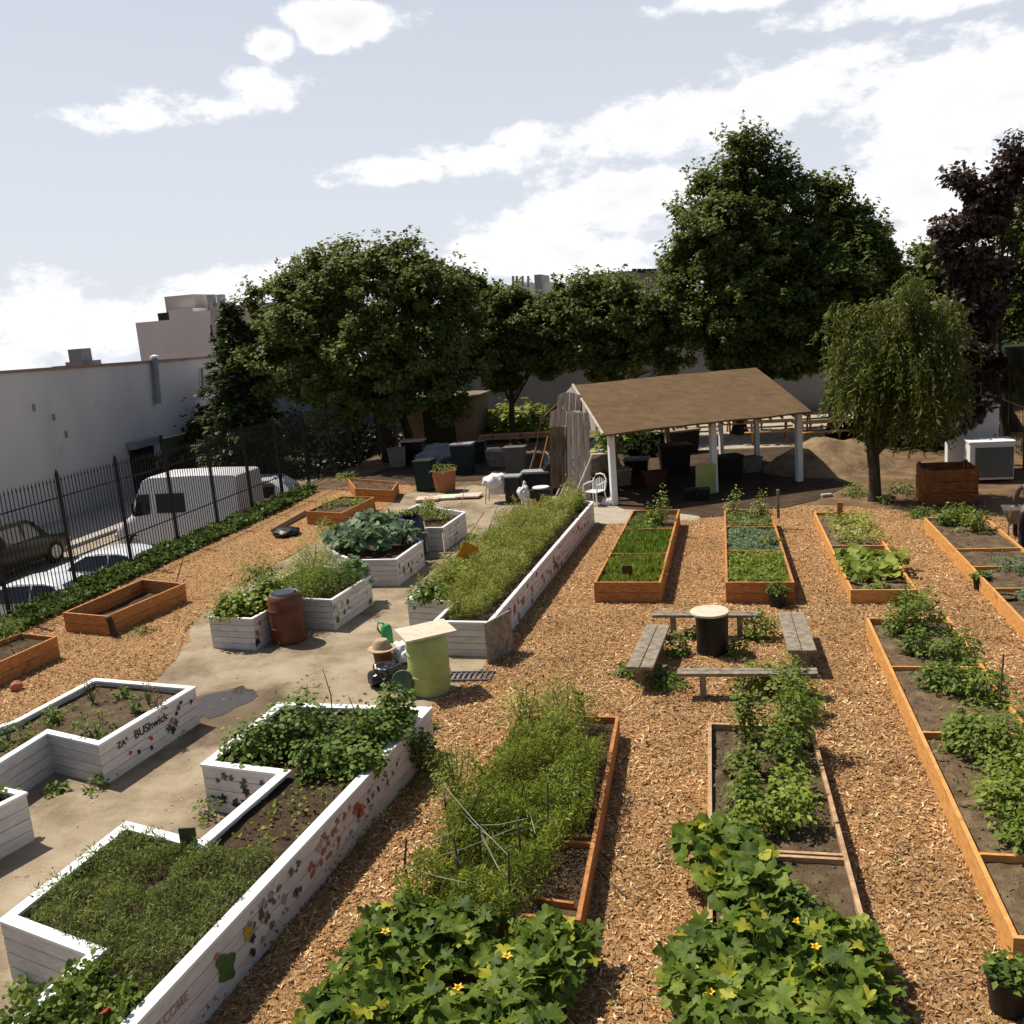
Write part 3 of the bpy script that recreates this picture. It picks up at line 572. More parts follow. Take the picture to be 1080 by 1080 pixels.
# notch face of W1 (faces the camera)
a3, b3 = G(212.5, 808, H1), G(294, 818, H1); a3.z = b3.z = 0; u3 = (b3-a3).normalized(); nr3 = Vector((u3.y, -u3.x, 0))
mural(r1, a3, b3, H1, [(q.uniform(.08, .8), q.uniform(.1, .5), q.uniform(.025, .055), q.choice(['p_dark', 'p_blue', 'p_olive']), 5, .5, 'hand_print') for _ in range(12)], nr3)
for key, (pa, pb), cols, cnt in (('W4', ((350, 634), (391, 608)), ['p_blue', 'p_olive', 'grime', 'p_green'], 16), ('W5', ((418, 591), (446, 571)), ['p_rust', 'p_blue', 'p_dark'], 9), ('W5', ((467, 557.5), (491, 541)), ['p_rust', 'p_blue', 'grime'], 7), ('W7', ((517, 658), (626, 530)), ['p_blue', 'p_red', 'p_rust', 'p_blue', 'grime'], 60), ('W4', ((266, 654), (305, 632)), ['p_dark', 'p_rust'], 9)):
    rr, _, _ = B[key]; a4, b4 = G(*pa, H1), G(*pb, H1); a4.z = b4.z = 0; u4 = (b4-a4).normalized()
    mural(rr, a4, b4, H1, [(q.uniform(.04, .95)**1.3, q.uniform(.08, .5), q.uniform(.02, .07), q.choice(cols), 5, .4, 'hand_print') for _ in range(cnt)], Vector((u4.y, -u4.x, 0)))

# ---------------------------------------------------------------- plants
def polyw(px, z): return [G(x, y, z) for x, y in px]
def vnoise(x, y, s_, seed=0):
    from mathutils import noise
    return np.array([noise.noise(Vector((a*s_, b_*s_, seed*3.7))) for a, b_ in zip(x, y)])
def carpet(name, label, cat, poly, z, h, dens, size, tmpl, m_, clump=3., up=.7, kind='stuff', hmin=.25, thr=-.9, seed=0, group=None, bare=0):
    n_ = int(area(poly)*dens); q_ = sample(poly, n_); nv = vnoise(q_[:, 0], q_[:, 1], clump, seed)+.5*vnoise(q_[:, 0], q_[:, 1], clump*2.7, seed+5)
    k = nv > thr+rng.uniform(-.15, .15, n_); q_ = q_[k]; nv = nv[k]; N = len(q_)
    hl = h*np.clip(.62+.75*nv, hmin, 1.35); zz = z+hl*(1-rng.random(N)**1.6*.75)
    pos = np.column_stack([q_, zz]); nrm = np.column_stack([rng.normal(0, 1-up+.15, N), rng.normal(0, 1-up+.15, N), np.full(N, up)])
    dr = rng.normal(size=(N, 3)); dr[:, 2] += .4
    o = cloud_mesh(name, [scatter(tmpl, pos, nrm, size*rng.uniform(.6, 1.3, N), dr)], m_)
    return tag(o, label, cat, group, kind)
def grassy(name, label, poly, z, h, dens, m_, wdt=1., clump=3):
    n_ = int(area(poly)*dens); q_ = sample(poly, n_); nv = vnoise(q_[:, 0], q_[:, 1], clump, 2); N = n_
    pos = np.column_stack([q_, np.full(N, z)]); dr = np.column_stack([rng.normal(0, .42, N), rng.normal(0, .42, N), np.ones(N)])
    nrm = rng.normal(size=(N, 3)); tv = T_BLADE[0].copy(); tv[:, 0] *= wdt*2.2
    o = cloud_mesh(name, [scatter((tv, T_BLADE[1]), pos, nrm, h*np.clip(.6+.9*nv+rng.uniform(-.3, .35, N), .15, 1.5), dr)], m_); return tag(o, label, 'grass', None, 'stuff')
def plant(name, label, px, py, z, r_, h, n_, size, tmpl, m_, group=None, cat='plant', P0=None, spread=1., stems=5, dome=True, low=.15, sway=(0, 0)):
    c = Vector(P0) if P0 is not None else G(px, py, z); root = thing(name, label, cat, c, group=group)
    mb = MB(); tips = []
    for i in range(stems):
        t = 2*pi*i/stems+random.uniform(-.4, .4); k = random.uniform(.2, .8)*r_
        tip = Vector((k*cos(t)+sway[0]*h, k*sin(t)+sway[1]*h, h*random.uniform(.7, .98))); tips.append(tip)
        mb.tube([c+Vector((0, 0, -.02)), c+tip*.5+Vector((random.gauss(0, .03), random.gauss(0, .03), 0)), c+tip], [.010, .007, .003], 4, False)
    mb.build('stem', MT['stem'], root)
    # leaves gathered in tufts so that the outline stays ragged
    nt_ = max(5, n_//12); tp = rng.normal(size=(nt_, 3)); tp = unit(tp)*(rng.random((nt_, 1))**.4); tp[:, 2] = np.abs(tp[:, 2]) if dome else tp[:, 2]*.5+.5
    tp = tp*np.array([r_*.9, r_*.9, h*(1-low)])+np.array([0, 0, h*low]); tp[:, 0] += tp[:, 2]*sway[0]; tp[:, 1] += tp[:, 2]*sway[1]
    idx = rng.integers(0, nt_, n_); off = rng.normal(size=(n_, 3))*np.array([r_, r_, h*.7])*.17*spread
    pos = tp[idx]+off; pos[:, 2] = np.maximum(pos[:, 2], .01); cc = np.array(c)
    out = unit(pos-np.array([0, 0, h*.25])); nrm = out*.45+np.array([0, 0, .75])+rng.normal(0, .35, (n_, 3)); dr = out+rng.normal(0, .5, (n_, 3)); dr[:, 2] -= .3
    cloud_mesh('foliage', [scatter(tmpl, pos+cc, nrm, size*rng.uniform(.6, 1.25, n_), dr)], m_, root)
    return root
def bigleaf(name, label, c, r_, h, n_, size, tmpl, m_, group=None, cat='squash plant', yellow=.06, flowers=2, tilt=.3, up=0.):
    root = thing(name, label, cat, c, group=group); mb = MB(); P_ = []; N_ = []; D_ = []; S_ = []
    for i in range(n_):
        t = 2.39996*i+random.uniform(-.3, .3); k = math.sqrt((i+.5)/n_); rr = r_*k*random.uniform(.75, 1.08)
        tip = Vector((rr*cos(t), rr*sin(t), h*(1-.45*k*k)*random.uniform(.72, 1.12)))
        mid = tip*.5+Vector((0, 0, h*.16)); mb.tube([c, c+mid, c+tip], [.012, .010, .007], 5, False)
        P_.append(c+tip); o_ = Vector((cos(t), sin(t), 0)); N_.append(o_*tilt*random.uniform(-1.2, 2.6)+Vector((random.gauss(0, .5), random.gauss(0, .5), 1)))
        D_.append(o_+Vector((0, 0, up-.15))*1.0+Vector((random.gauss(0, .4), random.gauss(0, .4), 0))); S_.append(size*random.uniform(.65, 1.15))
    mb.build('stalk', MT['stem'], root, smooth=True)
    P_, N_, D_, S_ = map(np.array, (P_, N_, D_, S_)); yl = rng.random(n_) < yellow*1.7
    if (~yl).any(): cloud_mesh('foliage', [scatter(tmpl, P_[~yl], N_[~yl], S_[~yl], D_[~yl])], m_, root)
    if yl.any(): tag(cloud_mesh('yellowed_leaves', [scatter(tmpl, P_[yl], N_[yl], S_[yl]*.9, D_[yl])], LM['yellow'], root), 'yellowing leaves')
    for i in range(flowers//2):
        t = random.uniform(0, 2*pi); k = random.uniform(.2, .9)*r_; p = c+Vector((k*cos(t), k*sin(t), h*random.uniform(.6, .95))); f = MB()
        for j in range(5):
            s_ = 2*pi*j/5; f.add([p, p+Vector((.025*cos(s_-.6), .025*sin(s_-.6), .05)), p+Vector((.05*cos(s_), .05*sin(s_), .055)), p+Vector((.025*cos(s_+.6), .025*sin(s_+.6), .05))], [(0, 1, 2, 3)])
        f.build('blossom', MT['yellow_fl'], root)
    return root

hs = H1-.08
# W1
carpet('carrot_tops', 'feathery green carrot tops filling the near left part of the mural planter', 'carrot tops', polyw([(28, 975), (136, 880), (205, 905), (290, 900), (272, 940), (212, 1002), (165, 1050), (105, 1015)], hs), hs, .24, 4600, .052, T_NARROW, LM['carrot'], 3.2, .4, thr=-.6, hmin=.15)
carpet('strawberry_plants', 'low dark leafy herbs at the near bottom end of the mural planter', 'herbs', polyw([(100, 1020), (165, 1055), (90, 1140), (-20, 1120), (20, 1075)], hs), hs, .25, 1900, .055, T_BROAD, LM['bush'], 4, .5, thr=-.6)
carpet('seedlings', 'sparse pale seedlings on the dark soil in the middle of the mural planter', 'seedlings', polyw([(300, 838), (345, 815), (368, 830), (290, 915), (245, 885)], hs), hs, .08, 130, .05, T_BROAD, LM['lettuce'], 5, .6, thr=-.3)
for i, (px, py, r_, h, lb) in enumerate([(325, 790, .42, .62, 'tallest leafy bush rising over the back rim of the mural planter'), (268, 800, .36, .34, 'leafy bush spilling over the left rim beside the mural planter notch'), (372, 790, .42, .42, 'broad leafy bush in the back middle of the mural planter'),
      (340, 812, .36, .32, 'low leafy bush in front of the tallest one in the mural planter'), (405, 785, .36, .34, 'leafy bush near the back right corner of the mural planter'), (385, 815, .26, .26, 'small bush trailing toward the mural wall on dark soil'), (300, 790, .34, .42, 'leafy bush against the left back rim of the mural planter'), (418, 770, .25, .45, 'light green bush sticking up behind the back rim by the lime barrel')]):
    plant('pepper_plant', lb, px, py, hs, r_*1.08, h*1.35, 760, .062, T_BROAD, LM['bush'], 'leafy bushes in the mural planter')
plant('trailing_plant', 'bright leaves hanging down the outer right corner of the mural planter', 0, 0, 0, 0.22, .55, 420, .06, T_BROAD, LM['bush'], P0=G(440, 812, .02)+Vector((.05, 0, 0)), dome=False)
for px, py, h_, lb in ((428, 735, .5, 'thin dry twig'), (395, 745, .6, 'second dry twig')): pass
mb = MB(); p = G(388, 800, hs); mb.tube([p, p+Vector((-.08, .1, .35)), p+Vector((-.22, .15, .72))], [.012, .009, .005], 5); tag(mb.build('twig', MT['stick']), 'bare brown twig sticking up among the bushes of the mural planter', 'twig')
mb = MB(); p = G(352, 775, hs); mb.tube([p, p+Vector((-.02, .1, .5)), p+Vector((-.10, .12, .85))], [.010, .008, .004], 5); tag(mb.build('twig', MT['stick']), 'thin bare twig above the tallest bush of the mural planter', 'twig')
p = G(200, 893, H1); tag(MB().box((p.x, p.y, .62), (.17, .02, .34), .2).build('wooden_tag', MT['p_olive']), 'olive wooden marker board at the notch of the mural planter', 'marker')
tag(MB().tube([G(96, 1078, .62), G(116, 1064, .62)], .02, 6).build('trowel_handle', MT['red']), 'red tool handle lying in the bottom left herbs', 'tool handle')
# weeds on the concrete
for px, py, r_, lb in ((220, 862, .26, 'weed clump on the concrete inside the notch of the mural planter'), (98, 832, .20, 'dark weed at the foot of the BUSHWICK planter corner'), (22, 1055, .28, 'weed clump against the near left outside of the mural planter'), (60, 835, .16, 'weed in the shaded inner angle of the BUSHWICK planter'), (15, 820, .22, 'leafy weed behind the cut off white planter'), (150, 668, .22, 'weed beside the stake of the empty orange box'), (455, 770, .12, 'weed between the lime barrel and mural planter')):
    plant('weed', lb, px, py, .01, r_, r_*.7, 90, .07, T_LEAF, LM['bush'], 'weeds on the concrete', 'weed', stems=3)
# W2, W3
for i, (px, py, r_, h, lb) in enumerate([(100, 777, .30, .34, 'bright rounded bush in the middle of the BUSHWICK planter'), (55, 762, .18, .24, 'small bush left of the bright one in the BUSHWICK planter'), (8, 785, .26, .30, 'bush at the left edge of the photo in the BUSHWICK planter'), (145, 752, .14, .22, 'pale small bush near the right end of the BUSHWICK planter'), (132, 735, .13, .22, 'small dark bush at the back rim of the BUSHWICK planter')]):
    plant('herb_bush', lb, px, py, .47, r_, h, int(700*r_), .06, T_LEAF, LM['bush'], 'bushes in the BUSHWICK planter')
for px, py, lb in ((168, 752, 'dried brown stalks near the far right corner of the BUSHWICK planter'), (98, 740, 'dried brown seedling by the back rim of the BUSHWICK planter'), (158, 745, 'second dried stalk clump of the BUSHWICK planter, nearer the middle')):
    plant('dry_stalk', lb, px, py, .47, .12, .42, 60, .045, T_LEAF, LM['dry'], 'dried stalks', stems=6)
carpet('weed_cover', 'thin pale green ground cover along the left rim of the BUSHWICK planter', 'ground cover', polyw([(0, 782), (60, 752), (95, 735), (60, 768), (10, 800)], .47), .47, .06, 900, .04, T_LEAF, LM['lettuce'], 4, .7, thr=-.1)
carpet('mint', 'leafy mint in the cut off white planter at the left edge', 'mint', polyw([(20, 838), (-35, 866), (-80, 838), (0, 832)], hs), hs, .2, 900, .08, T_BROAD, LM['bush'], 4, .6)
# W4 / W5
for px, py, r_, h, n_, sz, tm, mm, lb in [(250, 650, .42, .40, 500, .075, T_BROAD, 'herb', 'bright herb clump behind the terracotta pot in the barrel planter'), (285, 642, .42, .42, 500, .075, T_BROAD, 'herb', 'bright herb clump directly left of the rust brown barrel'), (318, 632, .55, .55, 1200, .07, T_NARROW, 'herb', 'feathery bush directly above the rust brown barrel'), (350, 622, .55, .52, 1200, .07, T_NARROW, 'bush', 'feathery dark green bush at the right end of the barrel planter'),
      (330, 608, .50, .62, 700, .075, T_NARROW, 'herb', 'tall feathery plant at the back of the barrel planter'), (278, 625, .45, .60, 420, .07, T_LEAF, 'tomato', 'loose yellow green plant at the far left of the barrel planter'), (375, 612, .28, .35, 260, .12, T_BROAD, 'kale', 'grey green kale at the right rim of the barrel planter')]:
    plant('herb_bush', lb, px, py, hs, r_*1.12, h*1.25, int(n_*2.4), sz*1.05, tm, LM[mm], 'bushes in the barrel planter')
for i, (px, py, r_, h, lb) in enumerate([(378, 585, .42, .48, 'big kale at the near left of the kale planter'), (402, 582, .40, .45, 'kale at the near corner of the kale planter'), (425, 575, .36, .42, 'kale leaning over the right wall of the kale planter'), (385, 571, .45, .55, 'kale in the middle of the kale planter'), (360, 580, .38, .45, 'kale at the left end of the kale planter'), (408, 566, .38, .5, 'kale beside the navy barrel')]):
    bigleaf('kale_plant', lb, G(px, py, hs), r_*1.05, h*1.25, 80, .20, T_BROAD, LM['kale'], 'kale plants', 'kale', 0, 0, .6, .5)
for px, py, r_, h, lb in ((440, 552, .35, .4, 'dark herb bush left of the white planter corner piece'), (465, 548, .4, .42, 'dark herb bush in the far wing of the kale planter'), (452, 540, .3, .45, 'light herb bush at the far tip of the kale planter'), (420, 550, .4, .35, 'herb bush behind the navy barrel'), (345, 566, .3, .5, 'yellow green plant at the outer left end of the kale planter')):
    plant('herb_bush', lb, px, py, hs, r_, h, 350, .07, T_LEAF, LM['herb'], 'bushes behind the navy barrel')
# W7
w7 = polyw([(440, 632), (483, 632), (470, 654), (510, 655), (618, 532), (600, 530), (588, 538), (550, 545), (532, 558), (505, 580)], hs)
carpet('seeding_herbs', 'tall pale flowering cilantro filling the longest white planter', 'herbs', w7, hs, .60, 3400, .06, T_NARROW, LM['seed'], 1.9, .45, hmin=.25, thr=-.55)
carpet('dill_leaves', 'green feathery leaves under the flowering cilantro of the longest white planter', 'herbs', w7, hs, .34, 2200, .06, T_NARROW, LM['herb'], 2.2, .5)
for px, py, r_, h, n_, mm, lb in ((455, 638, .40, .50, 500, 'bush', 'dense basil bush at the near left corner of the longest white planter'), (482, 622, .42, .5, 520, 'herb', 'basil bush behind the first one in the longest white planter'), (500, 598, .42, .55, 400, 'herb', 'leafy bush beside the orange board in the longest white planter'), (525, 572, .35, .4, 300, 'herb', 'light leafy bush at the left step of the longest white planter'), (607, 538, .35, .4, 280, 'bush', 'dark bush at the far end of the longest white planter')):
    plant('basil_bush', lb, px, py, hs, r_, h, n_, .075, T_BROAD, LM[mm], 'bushes in the longest planter')
p = G(496, 606, hs); tag(MB().box((p.x, p.y, hs+.48), (.34, .02, .34), .3, ry=.5).build('orange_board', MT['orange']), 'orange square board stuck among the herbs of the longest white planter', 'board')
# C
c3 = .42-.12
def cell(x0, x1, y0, y1): return [(x0, y0), (x1, y0), (x1, y1), (x0, y1)]
def bcell(key, f0, f1_, u0=.02, u1_=.98):
    q4 = B[key][2]; L_ = lambda u_, f: q4[0].lerp(q4[3], f).lerp(q4[1].lerp(q4[2], f), u_); return [L_(u0, f0), L_(u1_, f0), L_(u1_, f1_), L_(u0, f1_)]
grassy('chives', 'yellow green grassy crop in the nearest cell of the left middle cedar bed', bcell('C', .02, .325), c3, .19, 2600, LM['herb'], 1.3, 5)
grassy('chives', 'vivid green grassy crop in the centre cell of the left middle cedar bed', bcell('C', .345, .675), c3, .18, 2800, LM['grass'], 1.3, 5)
carpet('herb_patch', 'low green herbs in the farthest cell of the left middle cedar bed', 'herbs', bcell('C', .70, .98, .02, .7), c3, .12, 1300, .06, T_LEAF, LM['bush'])
plant('flower_stalks', 'tall tan flowering plant at the far end of the left middle cedar bed', 0, 0, 0, .22, .85, 260, .07, T_LEAF, LM['seed'], P0=(-1.75, 22.9, c3), stems=8)
plant('flower_stalks', 'smaller green plant left of the tan flowering one in the left middle cedar bed', 0, 0, 0, .25, .5, 160, .08, T_BROAD, LM['herb'], P0=(-2.0, 22.9, c3), stems=6)
p = G(661, 606, .42); tag(MB().box((p.x, p.y+.12, .47), (.2, .02, .2), 0).build('wooden_tag', MT['rust']), 'rust brown marker board in the nearest grassy cell', 'marker')
# B2
carpet('herb_patch', 'dense green herbs in the nearest cell of the bed behind the round table', 'herbs', bcell('B2', .02, .36), c3, .17, 2300, .06, T_LEAF, LM['herb'], 5)
carpet('herb_patch', 'blue green herbs with a yellow corner in the centre cell behind the round table', 'herbs', bcell('B2', .38, .70), c3, .15, 1700, .06, T_LEAF, LM['kale'], 4)
carpet('herb_patch', 'olive wispy herbs in the farthest cell behind the round table', 'herbs', bcell('B2', .73, .98), c3, .2, 1100, .06, T_LEAF, LM['carrot'], 3)
for x, y, h_, lb in ((-.02, 23.2, .8, 'tall silvery flower stalks at the far left of the bed behind the round table'), (.62, 23.2, .7, 'tall silvery flower stalks at the far right of the bed behind the round table'), (.74, 20.4, .3, 'yellow green leafy plant at the right of the centre cell behind the round table')):
    plant('flower_stalks', lb, 0, 0, 0, .24, h_, 170, .07, T_LEAF, LM['seed' if h_ > .5 else 'lettuce'], P0=(x, y, c3), stems=8)
p = G(821, 545, .3); tag(MB().box((p.x, p.y, .62), (.07, .07, .7)).build('stake', MT['oldwood']), 'grey wooden stake at the far end of the bed behind the round table', 'stake')
# E
for i in range(22):
    cx = 2.12+.24*(i % 5)+random.uniform(-.05, .05); cy = 18.1+.42*(i//5)+random.uniform(-.12, .12)
    if i in (4, 9): continue
    row = ['first', 'second', 'third', 'fourth', 'fifth'][i//5]; cl_ = ['leftmost', 'second from left', 'middle', 'second from right', 'rightmost'][i % 5]
    bigleaf('lettuce', f'{cl_} lettuce in the {row} row from the front of the lettuce bed', Vector((cx, cy, .19)), .14, .2, 12, .19, T_BROAD, LM['lettuce' if i % 3 else 'herb'], 'lettuces in the cedar bed', 'lettuce', 0, 0, .6, .7)
carpet('herb_patch', 'yellow green weeds over the far cell of the lettuce bed', 'herbs', cell(2.1, 3.1, 20.8, 23.4), .19, .26, 700, .075, T_LEAF, LM['seed'], 3, thr=-.35)
p = G(886, 549, .2); tag(MB().box((p.x, p.y, .42), (.13, .08, .45)).build('wooden_tag', MT['cedar']), 'short brown post at the far end of the lettuce bed', 'post')
# F
for x, y, h_, r_, mm, lb in ((5.05, 21.6, .55, .32, 'tomato', 'loose yellow green bush at the far end of the right edge bed'), (4.95, 22.4, .45, .3, 'tomato', 'farthest green bush of the right edge bed'), (4.6, 22.3, .3, .25, 'bush', 'low green bush at the far left corner of the right edge bed'), (4.95, 18.6, .32, .35, 'kale', 'grey green leek clump in the middle of the right edge bed'), (5.25, 18.3, .36, .3, 'kale', 'grey green leek clump by the right border of the photo'), (4.85, 16.9, .2, .2, 'kale', 'small blue cabbage near the front of the right edge bed')):
    plant('leafy_plant', lb, 0, 0, 0, r_, h_, 260, .10, T_NARROW if mm == 'kale' else T_LEAF, LM[mm], 'plants in the right edge bed', P0=(x, y, .22))
# G peppers
for x, y, h_, r_, mm, lb in ((2.45, 15.1, .5, .3, 'tomato', 'yellow green pepper plant at the far left of the long right bed'), (2.85, 15.2, .55, .32, 'tomato', 'loose tall pepper plant at the far right corner of the long right bed'), (2.55, 14.2, .35, .25, 'bush', 'small pepper plant in the middle of the far cell of the long right bed'), (3.0, 13.9, .42, .36, 'bush', 'dense dark pepper plant by the right side of the far cell'),
      (2.75, 12.75, .40, .32, 'bush', 'pepper plant behind the second divider of the long right bed'), (3.08, 12.5, .45, .32, 'tomato', 'pepper plant right of the marker post of the long right bed'), (2.5, 12.9, .3, .2, 'bush', 'small pepper plant at the left of the second cell of the long right bed'),
      (2.85, 10.9, .5, .42, 'tomato', 'big bright tomato bush in the third cell of the long right bed'), (3.1, 10.1, .55, .42, 'tomato', 'tomato bush nearest the right border in the third cell'), (2.55, 11.15, .36, .22, 'tomato', 'small pepper plant left of the big tomato bush in the third cell'), (2.7, 9.6, .40, .36, 'herb', 'bright bush near the front of the third cell'), (3.2, 9.0, .36, .3, 'bush', 'dark bush at the front right of the third cell'), (2.75, 8.9, .38, .26, 'tomato', 'yellow green bush at the front left of the third cell'), (3.1, 7.9, .2, .16, 'bush', 'small seedling in the nearest cell of the long right bed')):
    plant('pepper_plant', lb, 0, 0, 0, r_*(1.0 if y > 11.5 else 1.45), h_*1.15, int((1500 if y > 11.5 else 2600)*r_), .08, T_LEAF, LM[mm], 'peppers and tomatoes in the long right bed', P0=(x, y, .21))
p = G(1014, 767, .3); tag(MB().box((p.x, p.y+.05, .36), (.10, .03, .36), .1).build('wooden_tag', MT['oldwood']), 'upright grey marker board in the long right bed', 'marker')
tag(MB().tube([(3.15, 12.15, .2), (3.2, 12.2, .95)], .012, 5).build('stake', MT['stick']), 'thin dark stake beside the peppers of the long right bed', 'stake')
# D tomatoes
for i, (x, y, h_, r_, mm, lb) in enumerate(((.55, 11.2, .85, .36, 'tomato', 'tall tomato plant at the far right corner of the benches bed'), (.05, 11.1, .75, .22, 'tomato', 'tall thin tomato plant at the far middle of the benches bed'), (.45, 10.5, .55, .26, 'tomato', 'tomato plant second from the back on the right of the benches bed'), (0., 10.3, .35, .18, 'tomato', 'small tomato plant on the left of the benches bed'), (.5, 9.8, .42, .22, 'herb', 'tomato plant midway on the right row of the benches bed'), (.02, 9.5, .40, .24, 'tomato', 'tomato plant midway on the left row of the benches bed'),
      (.45, 9.2, .42, .28, 'herb', 'bright tomato plant near the cross board of the benches bed'), (.05, 9.0, .35, .25, 'herb', 'bright tomato plant just behind the squash leaves'), (.4, 7.6, .25, .3, 'bush', 'low herb plant right of the squash leaves inside the benches bed'))):
    plant('tomato_plant', lb, 0, 0, 0, r_, h_, int(1700*r_), .08, T_LEAF, LM[mm], 'tomato plants in the benches bed', P0=(x, y, .21), stems=5)
# squash, right clump
for i, (x, y, r_, h, n_, sz, tm, yl, fl, lb) in enumerate([(-.22, 8.30, .50, .44, 42, .30, T_CUC, .06, 2, 'broad leaved cucumber plant spilling over the left side of the benches bed'), (.02, 7.85, .45, .40, 34, .30, T_CUC, .03, 1, 'broad leaved cucumber plant in the middle of the benches bed'), (.02, 7.05, .62, .44, 44, .40, T_SQ, .02, 2, 'ragged leaved squash in front of the cucumber leaves'),
      (.62, 6.65, .52, .42, 32, .40, T_SQ, .05, 2, 'ragged leaved squash at the right front of the benches bed'), (.72, 7.25, .42, .40, 28, .36, T_SQ, .08, 1, 'ragged leaved squash over the near right corner of the benches bed'), (-.28, 6.75, .52, .42, 36, .38, T_SQ, .10, 2, 'ragged leaved squash at the left front of the benches bed'), (-.05, 6.15, .55, .42, 38, .38, T_SQ, .1, 2, 'squash at the bottom border, left of the wilted stems'), (.55, 6.0, .6, .42, 36, .38, T_SQ, .1, 2, 'squash at the bottom border, farthest right')]):
    bigleaf('squash_plant', lb, Vector((x, y, .2 if i < 2 else .05)), r_*.92, h, int(n_*2.9), sz*(.62 if i > 1 else .66), tm, LM['squash'], 'squash plants of the right clump', yellow=yl, flowers=fl)
# CC: feathery tomatoes, grass, squash
carpet('fennel_tops', 'yellow green feathery fennel over the far half of the trellis bed', 'fennel', [(-2.85, 10.0), (-1.6, 10.0), (-1.8, 11.5), (-2.8, 11.6)], .22, .62, 3000, .06, T_NARROW, LM['seed'], 2, .4, hmin=.4, thr=-.45)
carpet('fennel_tops', 'green feathery fennel in the middle of the trellis bed', 'fennel', [(-2.95, 8.4), (-1.58, 8.6), (-1.6, 10.6), (-2.85, 10.6)], .22, .62, 4200, .06, T_NARROW, LM['herb'], 2, .4, hmin=.45, thr=-.8)
carpet('leek_tops', 'fine green foliage under the twine trellis', 'leek tops', [(-3.1, 7.1), (-2.1, 7.1), (-1.8, 7.7), (-1.65, 9.0), (-3.05, 9.0)], .22, .46, 4300, .065, T_NARROW, LM['herb'], 2.5, .4, hmin=.4, thr=-.7)
for x, y, h_, lb in ((-2.75, 11.2, .75, 'tallest fennel plant at the far left corner of the trellis bed'), (-2.2, 11.2, .8, 'tall golden fennel plant at the far end of the trellis bed'), (-1.85, 9.2, .6, 'fennel plant leaning over the right side of the trellis bed'), (-3.15, 9.4, .7, 'fennel plant leaning over the left side of the trellis bed')):
    plant('fennel_plant', lb, 0, 0, 0, .32, h_, 900, .06, T_NARROW, LM['seed' if y > 11 else 'herb'], 'fennel plants in the trellis bed', P0=(x, y, .22), stems=9)
p = G(612, 752, .3); tag(MB().box((p.x, p.y, .42), (.12, .03, .36)).build('wooden_tag', MT['rust']), 'rust brown marker at the far end of the trellis bed', 'marker')
tr = thing('trellis', 'rough trellis of bent sticks and twine over the near half of the cedar bed', 'trellis', (-2.5, 8, .2))
posts = [(-3.15, 7.7), (-2.6, 7.75), (-2.05, 7.4), (-3.0, 8.6), (-2.3, 8.8), (-1.9, 8.5), (-2.55, 8.0), (-2.15, 8.1)]; tops = []
for x, y in posts:
    h_ = random.uniform(.75, 1.05); t_ = Vector((x+random.uniform(-.1, .1), y+random.uniform(-.1, .1), h_)); tops.append(t_)
    MB().tube([(x, y, .1), ((x+t_.x)/2+random.uniform(-.04, .04), (y+t_.y)/2, h_/2+.1), t_], [.016, .013, .009], 5).build('stick', MT['stick'], tr)
for i in range(17):
    a, b_ = random.sample(range(len(tops)), 2); A_, B_ = tops[a], tops[b_]
    A2 = Vector((A_.x, A_.y, random.uniform(.35, .95))); B2 = Vector((B_.x, B_.y, random.uniform(.35, .95)));
    if i % 2: A2 = A2.lerp(B2, -.15); B2 = Vector((random.uniform(-3.2, -1.8), random.uniform(7.1, 8.9), random.uniform(.5, .8)))
    MB().tube([A2, (A2+B2)/2-Vector((0, 0, .03)), B2], .003, 4).build('twine', MT['twine'], tr)
pts = [G(466, 936, 0), G(473, 890, .3), G(495, 860, .6), G(508, 830, .9)]; tag(MB().tube(pts, [.016, .014, .012, .008], 5).build('twig', MT['stick']), 'long bent bare twig leaning at the left of the trellis', 'twig')
for a, b_, lb in (((625, 912), (660, 945), 'fallen twig on the mulch right of the trellis bed'), ((636, 900), (655, 918), 'shorter fallen twig just above the other right of the trellis bed')):
    tag(MB().tube([G(*a, .03), G(*b_, .04)], .010, 5).build('twig', MT['stick']), lb, 'twig')
p = G(475, 925, .12); tag(MB().box((p.x, p.y, .15), (.05, .55, .26), -.15).build('loose_board', MT['cedar_grey']), 'loose board end at the near left of the trellis bed', 'board')
p = G(583, 950, .27); tag(MB().box((p.x, p.y, .22), (.40, .035, .12), -.12).build('loose_board', MT['cedar']), 'short loose board lying across the near right of the trellis bed', 'board')
for i, (x, y, r_, h, n_, sz, yl, fl, lb) in enumerate([(-2.95, 6.95, .55, .45, 44, .36, .08, 2, 'squash at the left under the trellis with a yellow leaf'), (-2.45, 6.95, .5, .42, 36, .34, .10, 1, 'squash directly in front of the trellis'), (-2.95, 6.3, .60, .42, 44, .38, .05, 1, 'squash at the left of the left clump, spilling on the mulch'), (-1.75, 6.55, .45, .42, 34, .34, .08, 2, 'squash at the right end of the left clump, beside the trellis bed corner'),
      (-1.62, 6.95, .42, .42, 30, .34, .06, 1, 'squash over the near right corner of the trellis bed'), (-2.3, 5.85, .6, .40, 40, .38, .06, 2, 'squash in the middle of the bottom border left clump'), (-2.95, 5.75, .6, .4, 40, .38, .05, 1, 'squash at the bottom left corner of the left clump'), (-1.75, 5.9, .5, .4, 34, .36, .08, 2, 'squash at the bottom right of the left clump')]):
    bigleaf('squash_plant', lb, Vector((x, y, .05)), r_*.92, h, int(n_*2.6), sz*.64, T_SQ, LM['squash'], 'squash plants of the left clump', yellow=yl, flowers=fl)
